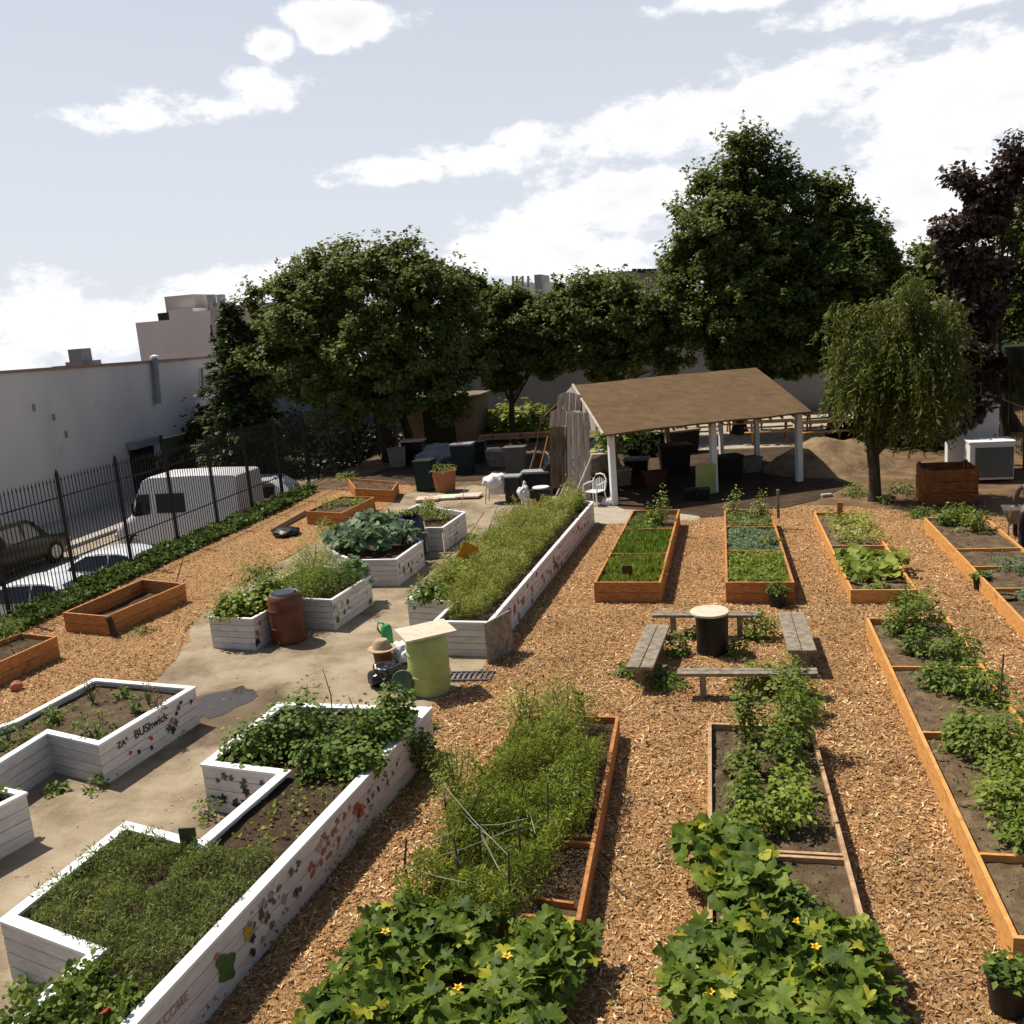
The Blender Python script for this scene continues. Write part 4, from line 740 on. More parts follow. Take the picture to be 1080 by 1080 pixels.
# weeds round the benches
for px, py, r_, h, n_, lb in ((672, 712, .34, .26, 340, 'fern like weeds at the near end of the left bench'), (700, 722, .36, .25, 340, 'low dark weeds in front of the left bench'), (715, 690, .30, .3, 260, 'weeds inside the bench square on the left'), (735, 672, .22, .2, 130, 'weeds at the foot of the dark table drum'), (800, 672, .34, .5, 400, 'tall weeds inside the bench square by the right bench'), (795, 725, .36, .42, 420, 'weeds growing over the front bench, left part'), (830, 735, .42, .55, 560, 'tall weeds growing over the front bench, right part'), (845, 757, .34, .55, 420, 'weeds spilling from the front bench toward the tomato bed'), (778, 690, .2, .22, 120, 'small weeds right of the dark table drum')):
    plant('weed', lb, px, py, .01, r_, h, n_, .085, T_LEAF, LM['bush' if px < 740 else 'tomato'], 'weeds round the benches', 'weed', stems=6)
# hedge along the fence
hd = [(-15.35, 13.2), (-14.3, 13.2), (-14.35, 20), (-14.3, 27.5), (-14.5, 31), (-15.35, 31)]
carpet('bean_row', 'dense dark green bean leaves growing along the foot of the iron fence', 'beans', hd, 0, .26, 620, .10, T_BROAD, LM['bean'], 1.5, .5, hmin=.45)
carpet('bean_row_cover', 'lower leaves of the beans along the iron fence', 'beans', hd, 0, .2, 350, .11, T_BROAD, LM['bean'], 1.5, .6, hmin=.4)
plant('weed', 'feathery plant over the cut off orange box at the left edge', 5, 672, .35, .5, .5, 600, .08, T_NARROW, LM['bush'])
for px, py, lb in ((372, 533, 'small seedling bush at the back of the kale planter orange box'), (350, 535, 'small seedling bush at the front of the kale planter orange box'), (366, 506, 'yellow green bush between the two far orange boxes')):
    plant('herb_bush', lb, px, py, .34, .45, .3, 220, .08, T_LEAF, LM['herb'], 'bushes at the far orange boxes')
q_ = sample(mul_r, 420); q_ = q_[vnoise(q_[:, 0], q_[:, 1], .8, 9) > .05]; pp_ = []
for x, y in q_:
    k = rng.integers(4, 9); pp_.append(np.column_stack([x+rng.normal(0, .03, k), y+rng.normal(0, .03, k), np.full(k, .02)]))
pp_ = np.vstack(pp_); dr = rng.normal(size=pp_.shape); dr[:, 2] = abs(dr[:, 2])+.3
tag(cloud_mesh('sprouts', [scatter(T_LEAF, pp_, rng.normal(0, .4, pp_.shape)+np.array([0, 0, 1]), .045*rng.uniform(.6, 1.3, len(pp_)), dr)], LM['bush']), 'tiny green sprouts coming up through the wood chips', 'sprouts', kind='stuff')
for i, (a, b_, wd) in enumerate((((458, 806), (120, 1165), .16), ((520, 705), (628, 556), .14), ((118, 832), (212, 768), .12), ((268, 690), (345, 665), .12))):
    A0, B0 = G(*a), G(*b_); nn = Vector((B0.y-A0.y, A0.x-B0.x, 0)).normalized()*(wd if (B0.y > A0.y) else -wd)
    carpet('base_weeds', ['scattered weeds along the foot of the mural wall', 'scattered weeds along the foot of the longest white planter', 'scattered weeds along the foot of the BUSHWICK planter', 'scattered weeds along the foot of the barrel planter'][i], 'weeds', [A0, B0, B0+nn, A0+nn], .01, .14, 500, .05, T_LEAF, LM['bush'], 2.2, .5, thr=.12)
# pots
def pot(label, c, r_, h, m_, mm, ph, lf=.07, name='plant_pot'):
    root = thing(name, label, 'potted plant', c)
    MB().lathe([(r_*.78, 0), (r_*.97, h), (r_*1.05, h), (r_*1.05, h-.03*0+.012), (r_*.92, h+.012), (r_*.90, h-.04)], c, 18).build('pot', m_, root, smooth=True)
    MB().lathe([(.001, h-.035), (r_*.9, h-.03)], c, 14).build('soil', MT['soil'], root)
    n_ = 170; q_ = rng.normal(size=(n_, 3)); q_ = unit(q_)*(rng.random((n_, 1))**.4); q_[:, 2] = abs(q_[:, 2]); q_ = q_*np.array([r_*1.25, r_*1.25, ph])+np.array([0, 0, h-.02])
    cloud_mesh('foliage', [scatter(T_LEAF, q_+np.array(c), q_*.4+np.array([0, 0, .6])+rng.normal(0, .3, (n_, 3)), lf*rng.uniform(.7, 1.3, n_))], LM[mm], root); return root
pot('black pot of dark herbs against the bed behind the round table', G(820, 640, 0), .17, .28, MT['blackplastic'], 'bush', .22)
pot('small black pot of herbs left of the right edge bed, the farther of two', G(1035, 622, 0), .16, .26, MT['blackplastic'], 'bush', .12)
pot('small black pot with dry soil by the right edge bed, the nearer of two', G(1061, 644, 0), .15, .24, MT['blackplastic'], 'dry', .04, .03)
pot('large black pot of leafy herbs at the bottom right corner', Vector((1.93, 6.98, 0)), .17, .30, MT['blackplastic'], 'bush', .22, .075)
pot('terracotta pot standing in the near corner of the barrel planter', G(236, 650, H1-.06), .13, .2, MT['terracotta'], 'herb', .02, .03)
plant('herb_bush', 'leafy plant at the bottom right border beside the black pot', 0, 0, 0, .25, .3, 200, .08, T_LEAF, LM['bush'], P0=(2.35, 7.0, 0))

# ---------------------------------------------------------------- barrels, benches, table
def barrel(label, c, r_, h, m_, rings=True, lid=None):
    root = thing('barrel', label, 'barrel', c); pr = [(r_*.86, 0), (r_*.93, .02), (r_*.99, h*.16), (r_*1.0, h*.30), (r_*1.035, h*.315), (r_*1.035, h*.335), (r_*1.0, h*.35), (r_*1.01, h*.5), (r_*1.0, h*.66), (r_*1.035, h*.675), (r_*1.035, h*.695), (r_*1.0, h*.71), (r_*.97, h*.88), (r_*.9, h*.965), (r_*.80, h*.99), (r_*.80, h), (r_*.72, h), (r_*.70, h*.975)]
    MB().lathe(pr, c, 32).build('drum', m_, root, smooth=True)
    return root
rb = barrel('rust brown plastic barrel standing at the corner of the overgrown white planter', G(306, 676, 0), .315, .93, MT['rust'])
MB().lathe([(.001, .945), (.20, .945), (.21, .925)], rb.location, 24).build('lid', MT['navy'], rb); MB().lathe([(.235, .925), (.25, .94), (.255, .925)], rb.location, 24).build('rim_ring', MT['greymetal'], rb)
gb = barrel('lime green plastic barrel under a square board by the end of the mural planter', G(455, 729, 0), .315, .95, MT['lime'])
c = gb.location; lid = MB().box((c.x+.0, c.y+.0, .975), (.80, .62, .035), .62, rx=.03, ry=-.02).build('board', MT['ply_pale']); tag(lid, 'pale square board lying on top of the lime green barrel', 'board')
nb_ = barrel('navy plastic barrel behind the kale planter', G(436, 586, 0), .33, .98, MT['navy'])
pot('dark herb tub standing on the navy barrel', Vector((nb_.location.x, nb_.location.y, .98)), .22, .1, MT['blackplastic'], 'bush', .12)

def bench(label, a, b_, w_, z=.42, nb2=2):
    a = Vector(a); b_ = Vector(b_); c = (a+b_)/2; u = (b_-a); Ln = u.length; rz = math.atan2(u.y, u.x)
    root = thing('bench', label, 'bench', (c.x, c.y, 0), rz, 'weathered benches round the table')
    for i in range(nb2):
        wy = w_/nb2; MB().box((random.uniform(-.02, .02), -w_/2+wy*(i+.5), z-.025), (Ln, wy-.012, .05), random.uniform(-.004, .004)).build('seat_plank', MT['oldwood'], root, local=True, bevel=.006)
    for s_ in (-1, 1): MB().box((s_*(Ln/2-.34), 0, (z-.055)/2), (.09, w_*.6, z-.055)).build('leg', MT['oldwood'], root, local=True)
    return root
bench('weathered grey bench behind the round table', (-1.42, 15.55, 0), (.36, 15.5, 0), .26)
bench('weathered grey bench left of the round table', (-1.42, 13.05, 0), (-1.28, 14.95, 0), .40)
bench('weathered grey bench right of the round table', (.90, 13.75, 0), (.84, 15.55, 0), .42)
bench('weathered grey bench in front of the round table', (-.86, 12.95, 0), (1.06, 13.0, 0), .24, z=.40)
tb = thing('round_table', 'pale round wooden top standing on a dark drum between four benches', 'table', G(752, 688, 0))
MB().lathe([(.24, 0), (.26, .02), (.25, .35), (.26, .68)], tb.location, 24).build('drum_base', MT['blackplastic'], tb, smooth=True)
c = tb.location; MB().lathe([(.001, .682), (.30, .682), (.305, .69), (.305, .715), (.30, .72), (.001, .72)], c+Vector((-.03, -.05, 0)), 40).build('tabletop', MT['ply_pale'], tb)

# pile by the lime barrel
c = G(424, 718, 0)
def lump(name, label, c, r_, m_, cat, squash=.7, seed=1, amp=.25):
    from mathutils import noise
    bm = bmesh.new(); bmesh.ops.create_icosphere(bm, subdivisions=4, radius=1)
    for v in bm.verts:
        n_ = noise.noise(v.co*1.6+Vector((seed, 0, 0)))*amp+noise.noise(v.co*4+Vector((seed, 3, 0)))*amp*.5; v.co *= 1+n_; v.co = Vector((v.co.x*r_, v.co.y*r_, max(v.co.z*r_*squash, -r_*squash*.8)+r_*squash*.8))+c
    mb = MB(); bm.verts.index_update(); mb.add([v.co for v in bm.verts], [[v.index for v in f.verts] for f in bm.faces]); bm.free()
    o = mb.build(name, m_, None, smooth=False); me = o.data; me.polygons.foreach_set('use_smooth', [True]*len(me.polygons)); return tag(o, label, cat)
lump('bin_bag', 'shiny black bin bag slumped at the left foot of the lime barrel', G(409, 722, 0), .27, MT['bag'], 'bag', .75, 2, .45)
lump('plastic_sack', 'white and brown plastic sack behind the shiny bin bag', G(425, 697, 0), .2, MT['tarp'], 'sack', .9, 5, .5)
o = MB().lathe([(.15, 0), (.17, .3), (.18, .3), (.165, .32), (.001, .31)], (0, 0, 0), 20, Matrix.Translation(G(432, 722, .10)+Vector((0, 0, .06)))@Matrix.Rotation(R(70), 4, 'X')).build('bucket', MT['olive'], None, smooth=True); tag(o, 'dark green bucket lying on its side against the lime barrel', 'bucket')
bk = thing('bucket', 'dark bucket with a tan straw hat on it left of the lime barrel', 'bucket', G(405, 704, 0))
MB().lathe([(.13, 0), (.16, .30), (.165, .31), (.145, .31), (.12, .02)], bk.location, 20).build('tub', MT['rust'], bk, smooth=True)
hh = bk.location+Vector((0, 0, .30)); hat = thing('straw_hat', 'tan straw hat resting on the bucket beside the lime barrel', 'hat', hh)
MB().lathe([(.22, .02), (.235, .035), (.16, .05), (.145, .13), (.10, .19), (.001, .205)], hh, 26).build('crown', MT['tan'], hat, smooth=True)
MB().lathe([(.235, .03), (.24, .045), (.16, .055)], hh, 26).build('brim', MT['tan'], hat, smooth=True)
cn = G(408, 690, 0)+Vector((.02, .05, .42)); can = thing('watering_can', 'green plastic bottle carrier behind the straw hat', 'bottle', cn-Vector((0, 0, .42)))
MB().lathe([(.08, 0), (.10, .03), (.10, .40), (.09, .48), (.06, .52), (.001, .53)], cn-Vector((0, 0, .42)), 18).build('body', MT['green'], can, smooth=True)
MB().tube([cn+Vector((-.08, 0, -.1)), cn+Vector((-.16, 0, .02)), cn+Vector((-.14, 0, .14)), cn+Vector((-.03, 0, .12))], .018, 8).build('handle', MT['green'], can, smooth=True)
lump('flower_pot', 'small broken terracotta pot behind the green bottle', G(424, 692, .05), .10, MT['terracotta'], 'pot', .9, 9, .3)
gr = thing('grate', 'blue grey metal grate lying on the mulch right of the lime barrel', 'grate', G(496, 713, .03))
for i in range(9): MB().box(gr.location+Vector((-.34+.085*i, 0, 0)), (.02, .34, .02), .05).build('bar', MT['p_blue'], gr)
for s_ in (-1, 1): MB().box(gr.location+Vector((0, s_*.17, .003)), (.74, .03, .026), .05).build('frame', MT['p_blue'], gr)
for px, py, lb in ((120, 672, 'rotten dark post leaning at the near corner of the empty orange box'),): 
    p = G(px, py, 0); tag(MB().box((p.x, p.y, .2), (.09, .09, .44), .3, ry=-.15).build('stake', MT['bark']), lb, 'stake')
p = G(188, 612, .42); tag(MB().tube([p+Vector((-.05, -.05, -.1)), p+Vector((.15, .1, .5))], .014, 5).build('stake', MT['cedar_grey']), 'thin pale stick leaning out of the empty orange box', 'stake')
lump('brick', 'reddish lump lying at the foot of the cut off orange box', G(18, 728, 0), .10, MT['terracotta'], 'brick', .9, 4, .2)
lump('tub', 'black rubber tub lying on the mulch behind the barrel planter', G(303, 565, 0), .38, MT['blackplastic'], 'tub', .35, 8, .2)

# ---------------------------------------------------------------- pavilion
PL, PR_ = Vector((-3.38, 26.8, 0)), Vector((1.93, 29.46, 0)); ux = (PR_-PL).normalized(); uy = Vector((-ux.y, ux.x, 0)); LP = (PR_-PL).length
def PV(a, b_, z): return PL+ux*a+uy*b_+Vector((0, 0, z))
pav = thing('pavilion', 'open pavilion with a brown felt gable roof on white posts', 'pavilion', PL)
def pvbox(a, b_, z, da, db, dz, name, m_, **k):
    T = Matrix.Translation(PV(a, b_, z))@Matrix.Rotation(math.atan2(ux.y, ux.x), 4, 'Z')
    return MB().box((0, 0, 0), (da, db, dz), M_=T).build(name, m_, pav, **k)
MAXB = 5.2
def ground_post(a, b_, w_=.17, m_='whiteplastic', h=2.17): pvbox(a, b_, h/2, w_, w_, h, 'post', MT[m_])
for a in (0, LP*.53, LP): ground_post(a, 0)
for a in (0, LP*.33, LP*.66, LP): ground_post(a, 2.6 if a == LP else MAXB, .14, 'cedar_grey' if a not in (LP,) else 'whiteplastic')
ground_post(LP, MAXB, .14)
ZR = 3.25; ZE = 2.24
def roofside(sgn):
    mb = MB(); hip = .75
    e0 = -.55 if sgn < 0 else MAXB+.55; sl = (ZR-ZE)/(MAXB/2); ze = ZE-.55*sl*.9
    A_, B_, C_, D_ = PV(-.35, e0, ze+.12), PV(LP+.12, e0, ze+.12), PV(LP+.05, MAXB/2, ZR+.12), PV(-.15, MAXB/2, ZR+.12)
    up = Vector((0, 0, .05)); k = 14; 
    from mathutils import noise
    for L_ in (0, 1):
        for i in range(k+1):
            for j in range(7):
                p = A_.lerp(B_, i/k).lerp(D_.lerp(C_, i/k), j/6); p.z += noise.noise(p*1.1)*.035+(L_*-.05); mb.v.append(tuple(p))
    W_ = 7; n0 = (k+1)*7
    for i in range(k):
        for j in range(6):
            a = i*W_+j; mb.f.append((a, a+W_, a+W_+1, a+1)); mb.f.append((n0+a, n0+a+1, n0+a+W_+1, n0+a+W_))
    for i in range(k): a = i*W_; mb.f.append((a, n0+a, n0+a+W_, a+W_)); a += 6; mb.f.append((a, a+W_, n0+a+W_, n0+a))
    for j in range(6): a = j; mb.f.append((a, a+1, n0+a+1, n0+a)); a = k*W_+j; mb.f.append((a, n0+a, n0+a+1, a+1))
    o = mb.build('roof', MT['roof'], pav); return A_, B_, C_, D_
A_, B_, C_, D_ = roofside(-1); roofside(1)
pvbox(LP/2, .0, ZE-.06, LP+.5, .1, .16, 'beam', MT['cedar_grey']); pvbox(LP/2, MAXB, ZE-.06, LP+.5, .1, .16, 'beam', MT['cedar_grey'])
for a in (0, LP): pvbox(a, MAXB/2, ZE-.04, .09, MAXB-.15, .14, 'tie_beam', MT['cedar_grey'])
for i in range(17):
    f = (i+.5)/17; p0 = A_.lerp(B_, f)-Vector((0, 0, .10)); p1 = D_.lerp(C_, f)-Vector((0, 0, .12))
    MB().tube([p0, p1], .042, 4).build('rafter', MT['cedar_grey'], pav)
MB().tube([A_+Vector((0, 0, .0))-ux*.06, D_-ux*.06], .05, 4).build('barge_board', MT['ply'], pav)
# gable wall of weathered plywood at the left end
def gable(pts, name, off=0, m_='ply'):
    mb = MB(); n_ = len(pts); f = [PV(-.18-off, b_, z) for b_, z in pts]; g = [PV(-.14-off, b_, z) for b_, z in pts]
    mb.add(f+g, [tuple(range(n_)), tuple(range(n_, 2*n_))[::-1]]+[(i, (i+1) % n_, n_+(i+1) % n_, n_+i) for i in range(n_)]); return mb.build(name, MT[m_], pav)
gable([(1.95, 2.55), (3.5, 2.55), (3.3, 3.1), (2.6, 3.34), (1.95, 3.1)], 'gable_panel', .06)
gable([(1.9, .05), (2.75, .0), (2.85, 2.6), (1.85, 2.6)], 'wall_panel', .03)
gable([(.75, 2.1), (1.9, 2.1), (1.9, 2.95), (.75, 2.5)], 'gable_panel', .0)
gable([(2.85, 1.6), (4.1, 1.7), (4.1, 2.65), (2.85, 2.7)], 'wall_panel', .0)
gable([(2.8, .1), (3.9, .1), (3.8, 1.62), (2.8, 1.55)], 'wall_panel', .02)
for x0, x1, zt_, zb_, yy, m_ in ((600, 624, 2.62, .02, 27.9, 'ply'), (581, 603, 2.15, .3, 28.6, 'bark_pale'), (583, 606, 2.75, 2.2, 28.3, 'ply'), (592, 618, 3.25, 2.66, 28.15, 'ply')):
    a, b_ = GY(x0, 470, yy), GY(x1, 470, yy); k = 4
    for i in range(k):
        f0, f1_ = i/k, (i+1)/k-.03; mb = MB(); xa, xb = a.x+(b_.x-a.x)*f0, a.x+(b_.x-a.x)*f1_; zz_ = zb_+(random.uniform(0, .35) if m_ != 'bark_pale' and zb_ < 1 else 0)
        ln = .28*(zt_/2.6)
        mb.add([(xa-ln*.2, yy-.35 if zb_ < 1 else yy, zz_), (xb-ln*.2, yy-.35 if zb_ < 1 else yy, zb_+random.uniform(0, .1)), (xb, yy, zt_-(.25*abs(f1_-.4) if zt_ > 2.7 else 0)), (xa, yy, zt_-(.25*abs(f0-.4) if zt_ > 2.7 else 0))]+
               [(xa-ln*.2, (yy-.35 if zb_ < 1 else yy)+.04, zz_), (xb-ln*.2, (yy-.35 if zb_ < 1 else yy)+.04, zb_), (xb, yy+.04, zt_-(.25*abs(f1_-.4) if zt_ > 2.7 else 0)), (xa, yy+.04, zt_-(.25*abs(f0-.4) if zt_ > 2.7 else 0))], [(0, 1, 2, 3), (7, 6, 5, 4), (0, 4, 5, 1), (1, 5, 6, 2), (2, 6, 7, 3), (3, 7, 4, 0)]); mb.build('end_board', MT[m_], pav)
q = random.Random(9)
wp = thing('scrap_planks', 'splintered grey planks leaning against the weathered gable wall of the pavilion', 'planks', PV(-.5, 1.8, 0))
for i in range(9):
    b0 = 1.0+i*.17; MB().tube([PV(-.95+q.uniform(-.15, .1), b0+q.uniform(-.1, .1), .02), PV(-.28, b0+q.uniform(-.15, .25), q.uniform(.7, 1.5))], .035, 4).build('plank', MT['ply'], wp)

# things at the gable side
def at(px, py): return G(px, py, 0)
def simple(name, label, cat, mb, m_, **k): return tag(mb.build(name, m_, None, **k), label, cat)
p = at(597, 510); simple('leaning_board', 'white board leaning on the pavilion gable wall above the red cooler', 'board', MB().box((p.x, p.y, .62), (.34, .03, .9), .3, rx=-.18), MT['whiteplastic'])
p = at(572, 526); lump('tarp_bundle', 'dark tarp bundle slumped against the pavilion gable wall', p+Vector((.2, .9, 0)), .36, MT['blackplastic'], 'tarp', 1.9, 12, .4)
tools = [((560, 505), (574, 425), 'rust', 'rusty pole leaning left of the pavilion gable wall'), ((566, 508), (578, 460), 'orange', 'orange handled tool leaning on the dark tarp'), ((556, 506), (566, 470), 'oldwood', 'grey handled tool leaning left of the orange one'), ((575, 505), (590, 470), 'steel', 'steel pole leaning right of the orange handled tool')]
for a, t, m_, lb in tools:
    A0 = at(*a); A0.z = 0; T0 = GY(t[0], t[1], A0.y+.5); mb = MB(); mb.tube([A0, T0], .022, 6); d = (T0-A0).normalized(); mb.box(A0+Vector((0, 0, .1)), (.2, .03, .2)); simple('garden_tool', lb, 'tool', mb, MT[m_])
cl_ = thing('cooler', 'red cooler with dark upper box at the far end of the longest planter', 'cooler', at(572, 538))
c = cl_.location; MB().box(c+Vector((0, 0, .18)), (.58, .38, .34)).build('body', MT['red'], cl_, bevel=.03)
MB().box(c+Vector((0, .02, .50)), (.62, .42, .28)).build('upper_box', MT['blackplastic'], cl_, bevel=.03)
MB().lathe([(.001, .655), (.24, .655), (.25, .67), (.24, .69), (.001, .69)], c+Vector((0, .02, 0)), 24).build('lid', MT['whiteplastic'], cl_)
sm = thing('storage_box', 'dark storage cabinet with a blue grey lid behind the red cooler', 'cabinet', at(567, 521)); c = sm.location
MB().box(c+Vector((0, 0, .35)), (.85, .5, .7)).build('body', MT['blackplastic'], sm); MB().box(c+Vector((0, 0, .73)), (.92, .56, .06)).build('lid', MT['greymetal'], sm)
cb = thing('storage_box', 'black open crate standing beside the white covered chair', 'crate', at(543, 530)); c = cb.location
MB().box(c+Vector((0, 0, .4)), (.42, .5, .8)).build('body', MT['blackplastic'], cb, bevel=.02); MB().box(c+Vector((0, 0, .83)), (.5, .54, .05)).build('lid', MT['greymetal'], cb)
lump('plastic_sack', 'white plastic sheet hanging at the right of the black crate', at(554, 533)+Vector((0, 0, 0)), .16, MT['tarp'], 'sheet', 2.2, 31, .5)
ck = thing('covered_chair', 'chair under a white plastic cover with thin metal legs', 'chair', at(525, 530)); c = ck.location
cv = lump('cover', None, None, .1, MT['tarp'], None) if False else None
mb = MB()
from mathutils import noise as _n
bm = bmesh.new(); bmesh.ops.create_icosphere(bm, subdivisions=3, radius=1)
for v in bm.verts: v.co = Vector((v.co.x*.42, v.co.y*.32, v.co.z*.24))*(1+.3*_n.noise(v.co*2))+c+Vector((0, 0, .68))
bm.verts.index_update(); mb.add([v.co for v in bm.verts], [[v.index for v in f.verts] for f in bm.faces]); bm.free(); mb.build('cover', MT['tarp'], ck, smooth=True)
MB().box(c+Vector((.05, .05, .42)), (.5, .42, .3)).build('seat', MT['tarp'], ck, bevel=.05)
for sx in (-1, 1):
    for sy in (-1, 1): MB().tube([c+Vector((sx*.28, sy*.18, .5)), c+Vector((sx*.33, sy*.22, 0))], .014, 6).build('leg', MT['steel'], ck)
# white plastic armchair
ch = thing('plastic_chair', 'white plastic armchair beside the left white post of the pavilion', 'chair', at(628, 533), -.5); WPm = MT['whiteplastic']
MB().box((0, 0, .42), (.46, .44, .03)).build('seat', WPm, ch, local=True, bevel=.01)
mb = MB(); 
for i in range(7): mb.tube([(-.18+.06*i, .22, .43), (-.17+.057*i, .30, .80-.03*abs(i-3))], .012, 5)
mb.tube([(-.22, .21, .43), (-.23, .29, .72), (-.14, .32, .86), (0, .33, .89), (.14, .32, .86), (.23, .29, .72), (.22, .21, .43)], .024, 6); mb.build('backrest', WPm, ch, smooth=True, local=True)
for s_ in (-1, 1):
    MB().tube([(s_*.23, .27, .66), (s_*.26, .05, .66), (s_*.25, -.2, .63), (s_*.24, -.22, .43)], .024, 6).build('armrest', WPm, ch, smooth=True, local=True)
    for y in (-.2, .2): MB().tube([(s_*.2, y, .42), (s_*.25, y*1.25, 0)], [.026, .018], 6).build('leg', WPm, ch, smooth=True, local=True)
lump('plastic_sack', 'white crumpled bag on the ground beside the plastic armchair', at(641, 533), .16, MT['tarp'], 'bag', .8, 41, .4)
# boards on the ground, metal hoops
for px, py, m_, rz, lb in ((452, 528, 'pinkmat', .1, 'pinkish board lying flat beyond the kale planter'), (472, 526, 'palegreen', .05, 'pale green board lying flat between two pinkish boards'), (495, 525, 'pinkmat', .0, 'pinkish board lying flat right of the pale green one')):
    p = at(px, py); simple('flat_board', lb, 'board', MB().box((p.x, p.y, .035+(px % 7)*.009), (.78, .62, .05), rz), MT[m_])
hp = thing('tomato_cage', 'bent thin metal frames between the kale planter and the longest planter', 'frame', at(500, 575)); 
for a, b_, c2, m_ in (((480, 580, 0), (483, 545, .5), (492, 508, .9), 'steel'), ((495, 590, 0), (515, 560, .4), (525, 532, .6), 'steel'), ((500, 598, 0), (508, 575, .35), (520, 545, .5), 'steel'), ((488, 560, .3), (500, 552, .4), (508, 562, .3), 'steel')):
    MB().tube([G(*a), G(*b_), G(*c2)], .012, 5).build('rod', MT[m_], hp)
lf = thing('slatted_pallet', 'low pale slatted pallet leaning by the navy barrel', 'pallet', at(462, 590)); 
for a, b_ in (((447, 550, .7), (455, 588, 0)), ((466, 555, .6), (470, 590, 0)), ((452, 588, .05), (490, 586, .05)), ((455, 584, .12), (480, 583, .12))): MB().tube([G(*a), G(*b_)], .022, 4).build('slat', MT['oldwood'], lf)
# shaded stuff behind: bins, pots, tarp heaps, shed
def binbox(label, px, py, w_, d_, h, m_, lidm=None, rz=0, name='bin', cat='bin'):
    c = at(px, py); root = thing(name, label, cat, c); T = Matrix.Translation(c)@Matrix.Rotation(rz, 4, 'Z'); mb = MB()
    mb.add([(x*w_/2*k, y*d_/2*k, z) for z, k in ((0, .86), (h, 1)) for x, y in ((-1, -1), (1, -1), (1, 1), (-1, 1))], [(3, 2, 1, 0), (4, 5, 6, 7), (0, 1, 5, 4), (1, 2, 6, 5), (2, 3, 7, 6), (3, 0, 4, 7)], T); mb.build('body', MT[m_], root)
    MB().box((0, 0, h+.03), (w_*1.08, d_*1.08, .07), M_=T).build('lid', MT[lidm or m_], root, bevel=.01); return root
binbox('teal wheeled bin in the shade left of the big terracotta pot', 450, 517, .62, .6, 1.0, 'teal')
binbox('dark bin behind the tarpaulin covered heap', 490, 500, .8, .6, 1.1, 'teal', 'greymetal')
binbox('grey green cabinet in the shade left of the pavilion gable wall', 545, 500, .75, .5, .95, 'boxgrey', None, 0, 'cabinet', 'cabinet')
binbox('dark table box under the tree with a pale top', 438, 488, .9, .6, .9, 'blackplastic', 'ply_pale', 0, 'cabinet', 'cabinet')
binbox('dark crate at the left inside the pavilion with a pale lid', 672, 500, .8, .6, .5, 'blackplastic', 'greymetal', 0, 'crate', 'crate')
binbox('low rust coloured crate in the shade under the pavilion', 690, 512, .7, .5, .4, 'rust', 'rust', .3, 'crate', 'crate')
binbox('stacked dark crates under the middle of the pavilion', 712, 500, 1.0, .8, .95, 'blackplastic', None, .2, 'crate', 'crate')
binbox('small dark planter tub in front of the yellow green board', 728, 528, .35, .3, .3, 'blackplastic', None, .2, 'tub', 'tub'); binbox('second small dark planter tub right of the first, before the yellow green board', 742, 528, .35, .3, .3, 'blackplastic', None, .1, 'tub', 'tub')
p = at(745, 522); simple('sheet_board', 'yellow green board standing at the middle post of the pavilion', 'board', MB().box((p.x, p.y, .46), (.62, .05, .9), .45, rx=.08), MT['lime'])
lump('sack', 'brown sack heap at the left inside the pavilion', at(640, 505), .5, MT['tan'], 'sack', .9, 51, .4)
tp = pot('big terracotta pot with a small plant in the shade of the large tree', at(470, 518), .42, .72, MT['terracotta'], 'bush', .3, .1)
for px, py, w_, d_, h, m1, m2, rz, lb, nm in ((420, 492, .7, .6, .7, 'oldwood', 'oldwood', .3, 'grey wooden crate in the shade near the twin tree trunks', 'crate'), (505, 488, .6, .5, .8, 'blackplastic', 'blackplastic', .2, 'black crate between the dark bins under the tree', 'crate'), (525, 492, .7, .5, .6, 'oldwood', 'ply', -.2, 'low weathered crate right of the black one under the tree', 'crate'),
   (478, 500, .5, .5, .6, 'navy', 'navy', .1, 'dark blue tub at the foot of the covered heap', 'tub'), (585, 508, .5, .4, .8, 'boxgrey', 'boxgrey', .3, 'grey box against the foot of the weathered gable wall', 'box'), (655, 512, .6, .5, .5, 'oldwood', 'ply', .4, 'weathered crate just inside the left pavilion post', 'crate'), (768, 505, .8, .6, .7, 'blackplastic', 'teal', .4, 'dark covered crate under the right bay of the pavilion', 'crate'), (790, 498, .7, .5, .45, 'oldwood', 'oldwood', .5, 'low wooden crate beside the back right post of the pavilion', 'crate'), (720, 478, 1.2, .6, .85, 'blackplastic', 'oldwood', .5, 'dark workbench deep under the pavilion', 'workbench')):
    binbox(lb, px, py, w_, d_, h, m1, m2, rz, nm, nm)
lump('tarp_heap', 'pale tarpaulin covered heap in the shade behind the teal bin', at(464, 490), .85, MT['greymetal'], 'tarp', .55, 61, .35)
pt = thing('tray_table', 'long table of orange seed trays in front of the leafy plants by the back wall', 'table', at(545, 482)); c = pt.location
MB().box(c+Vector((0, 0, .82)), (3.0, .8, .05)).build('tabletop', MT['oldwood'], pt)
for i in range(5): MB().box(c+Vector((-1.2+.6*i, 0, .90)), (.54, .6, .12), random.uniform(-.05, .05)).build('seed_tray', MT['terracotta'], pt)
for sx in (-1, 1):
    for sy in (-1, 1): MB().box(c+Vector((sx*1.35, sy*.3, .4)), (.08, .08, .79)).build('leg', MT['oldwood'], pt)
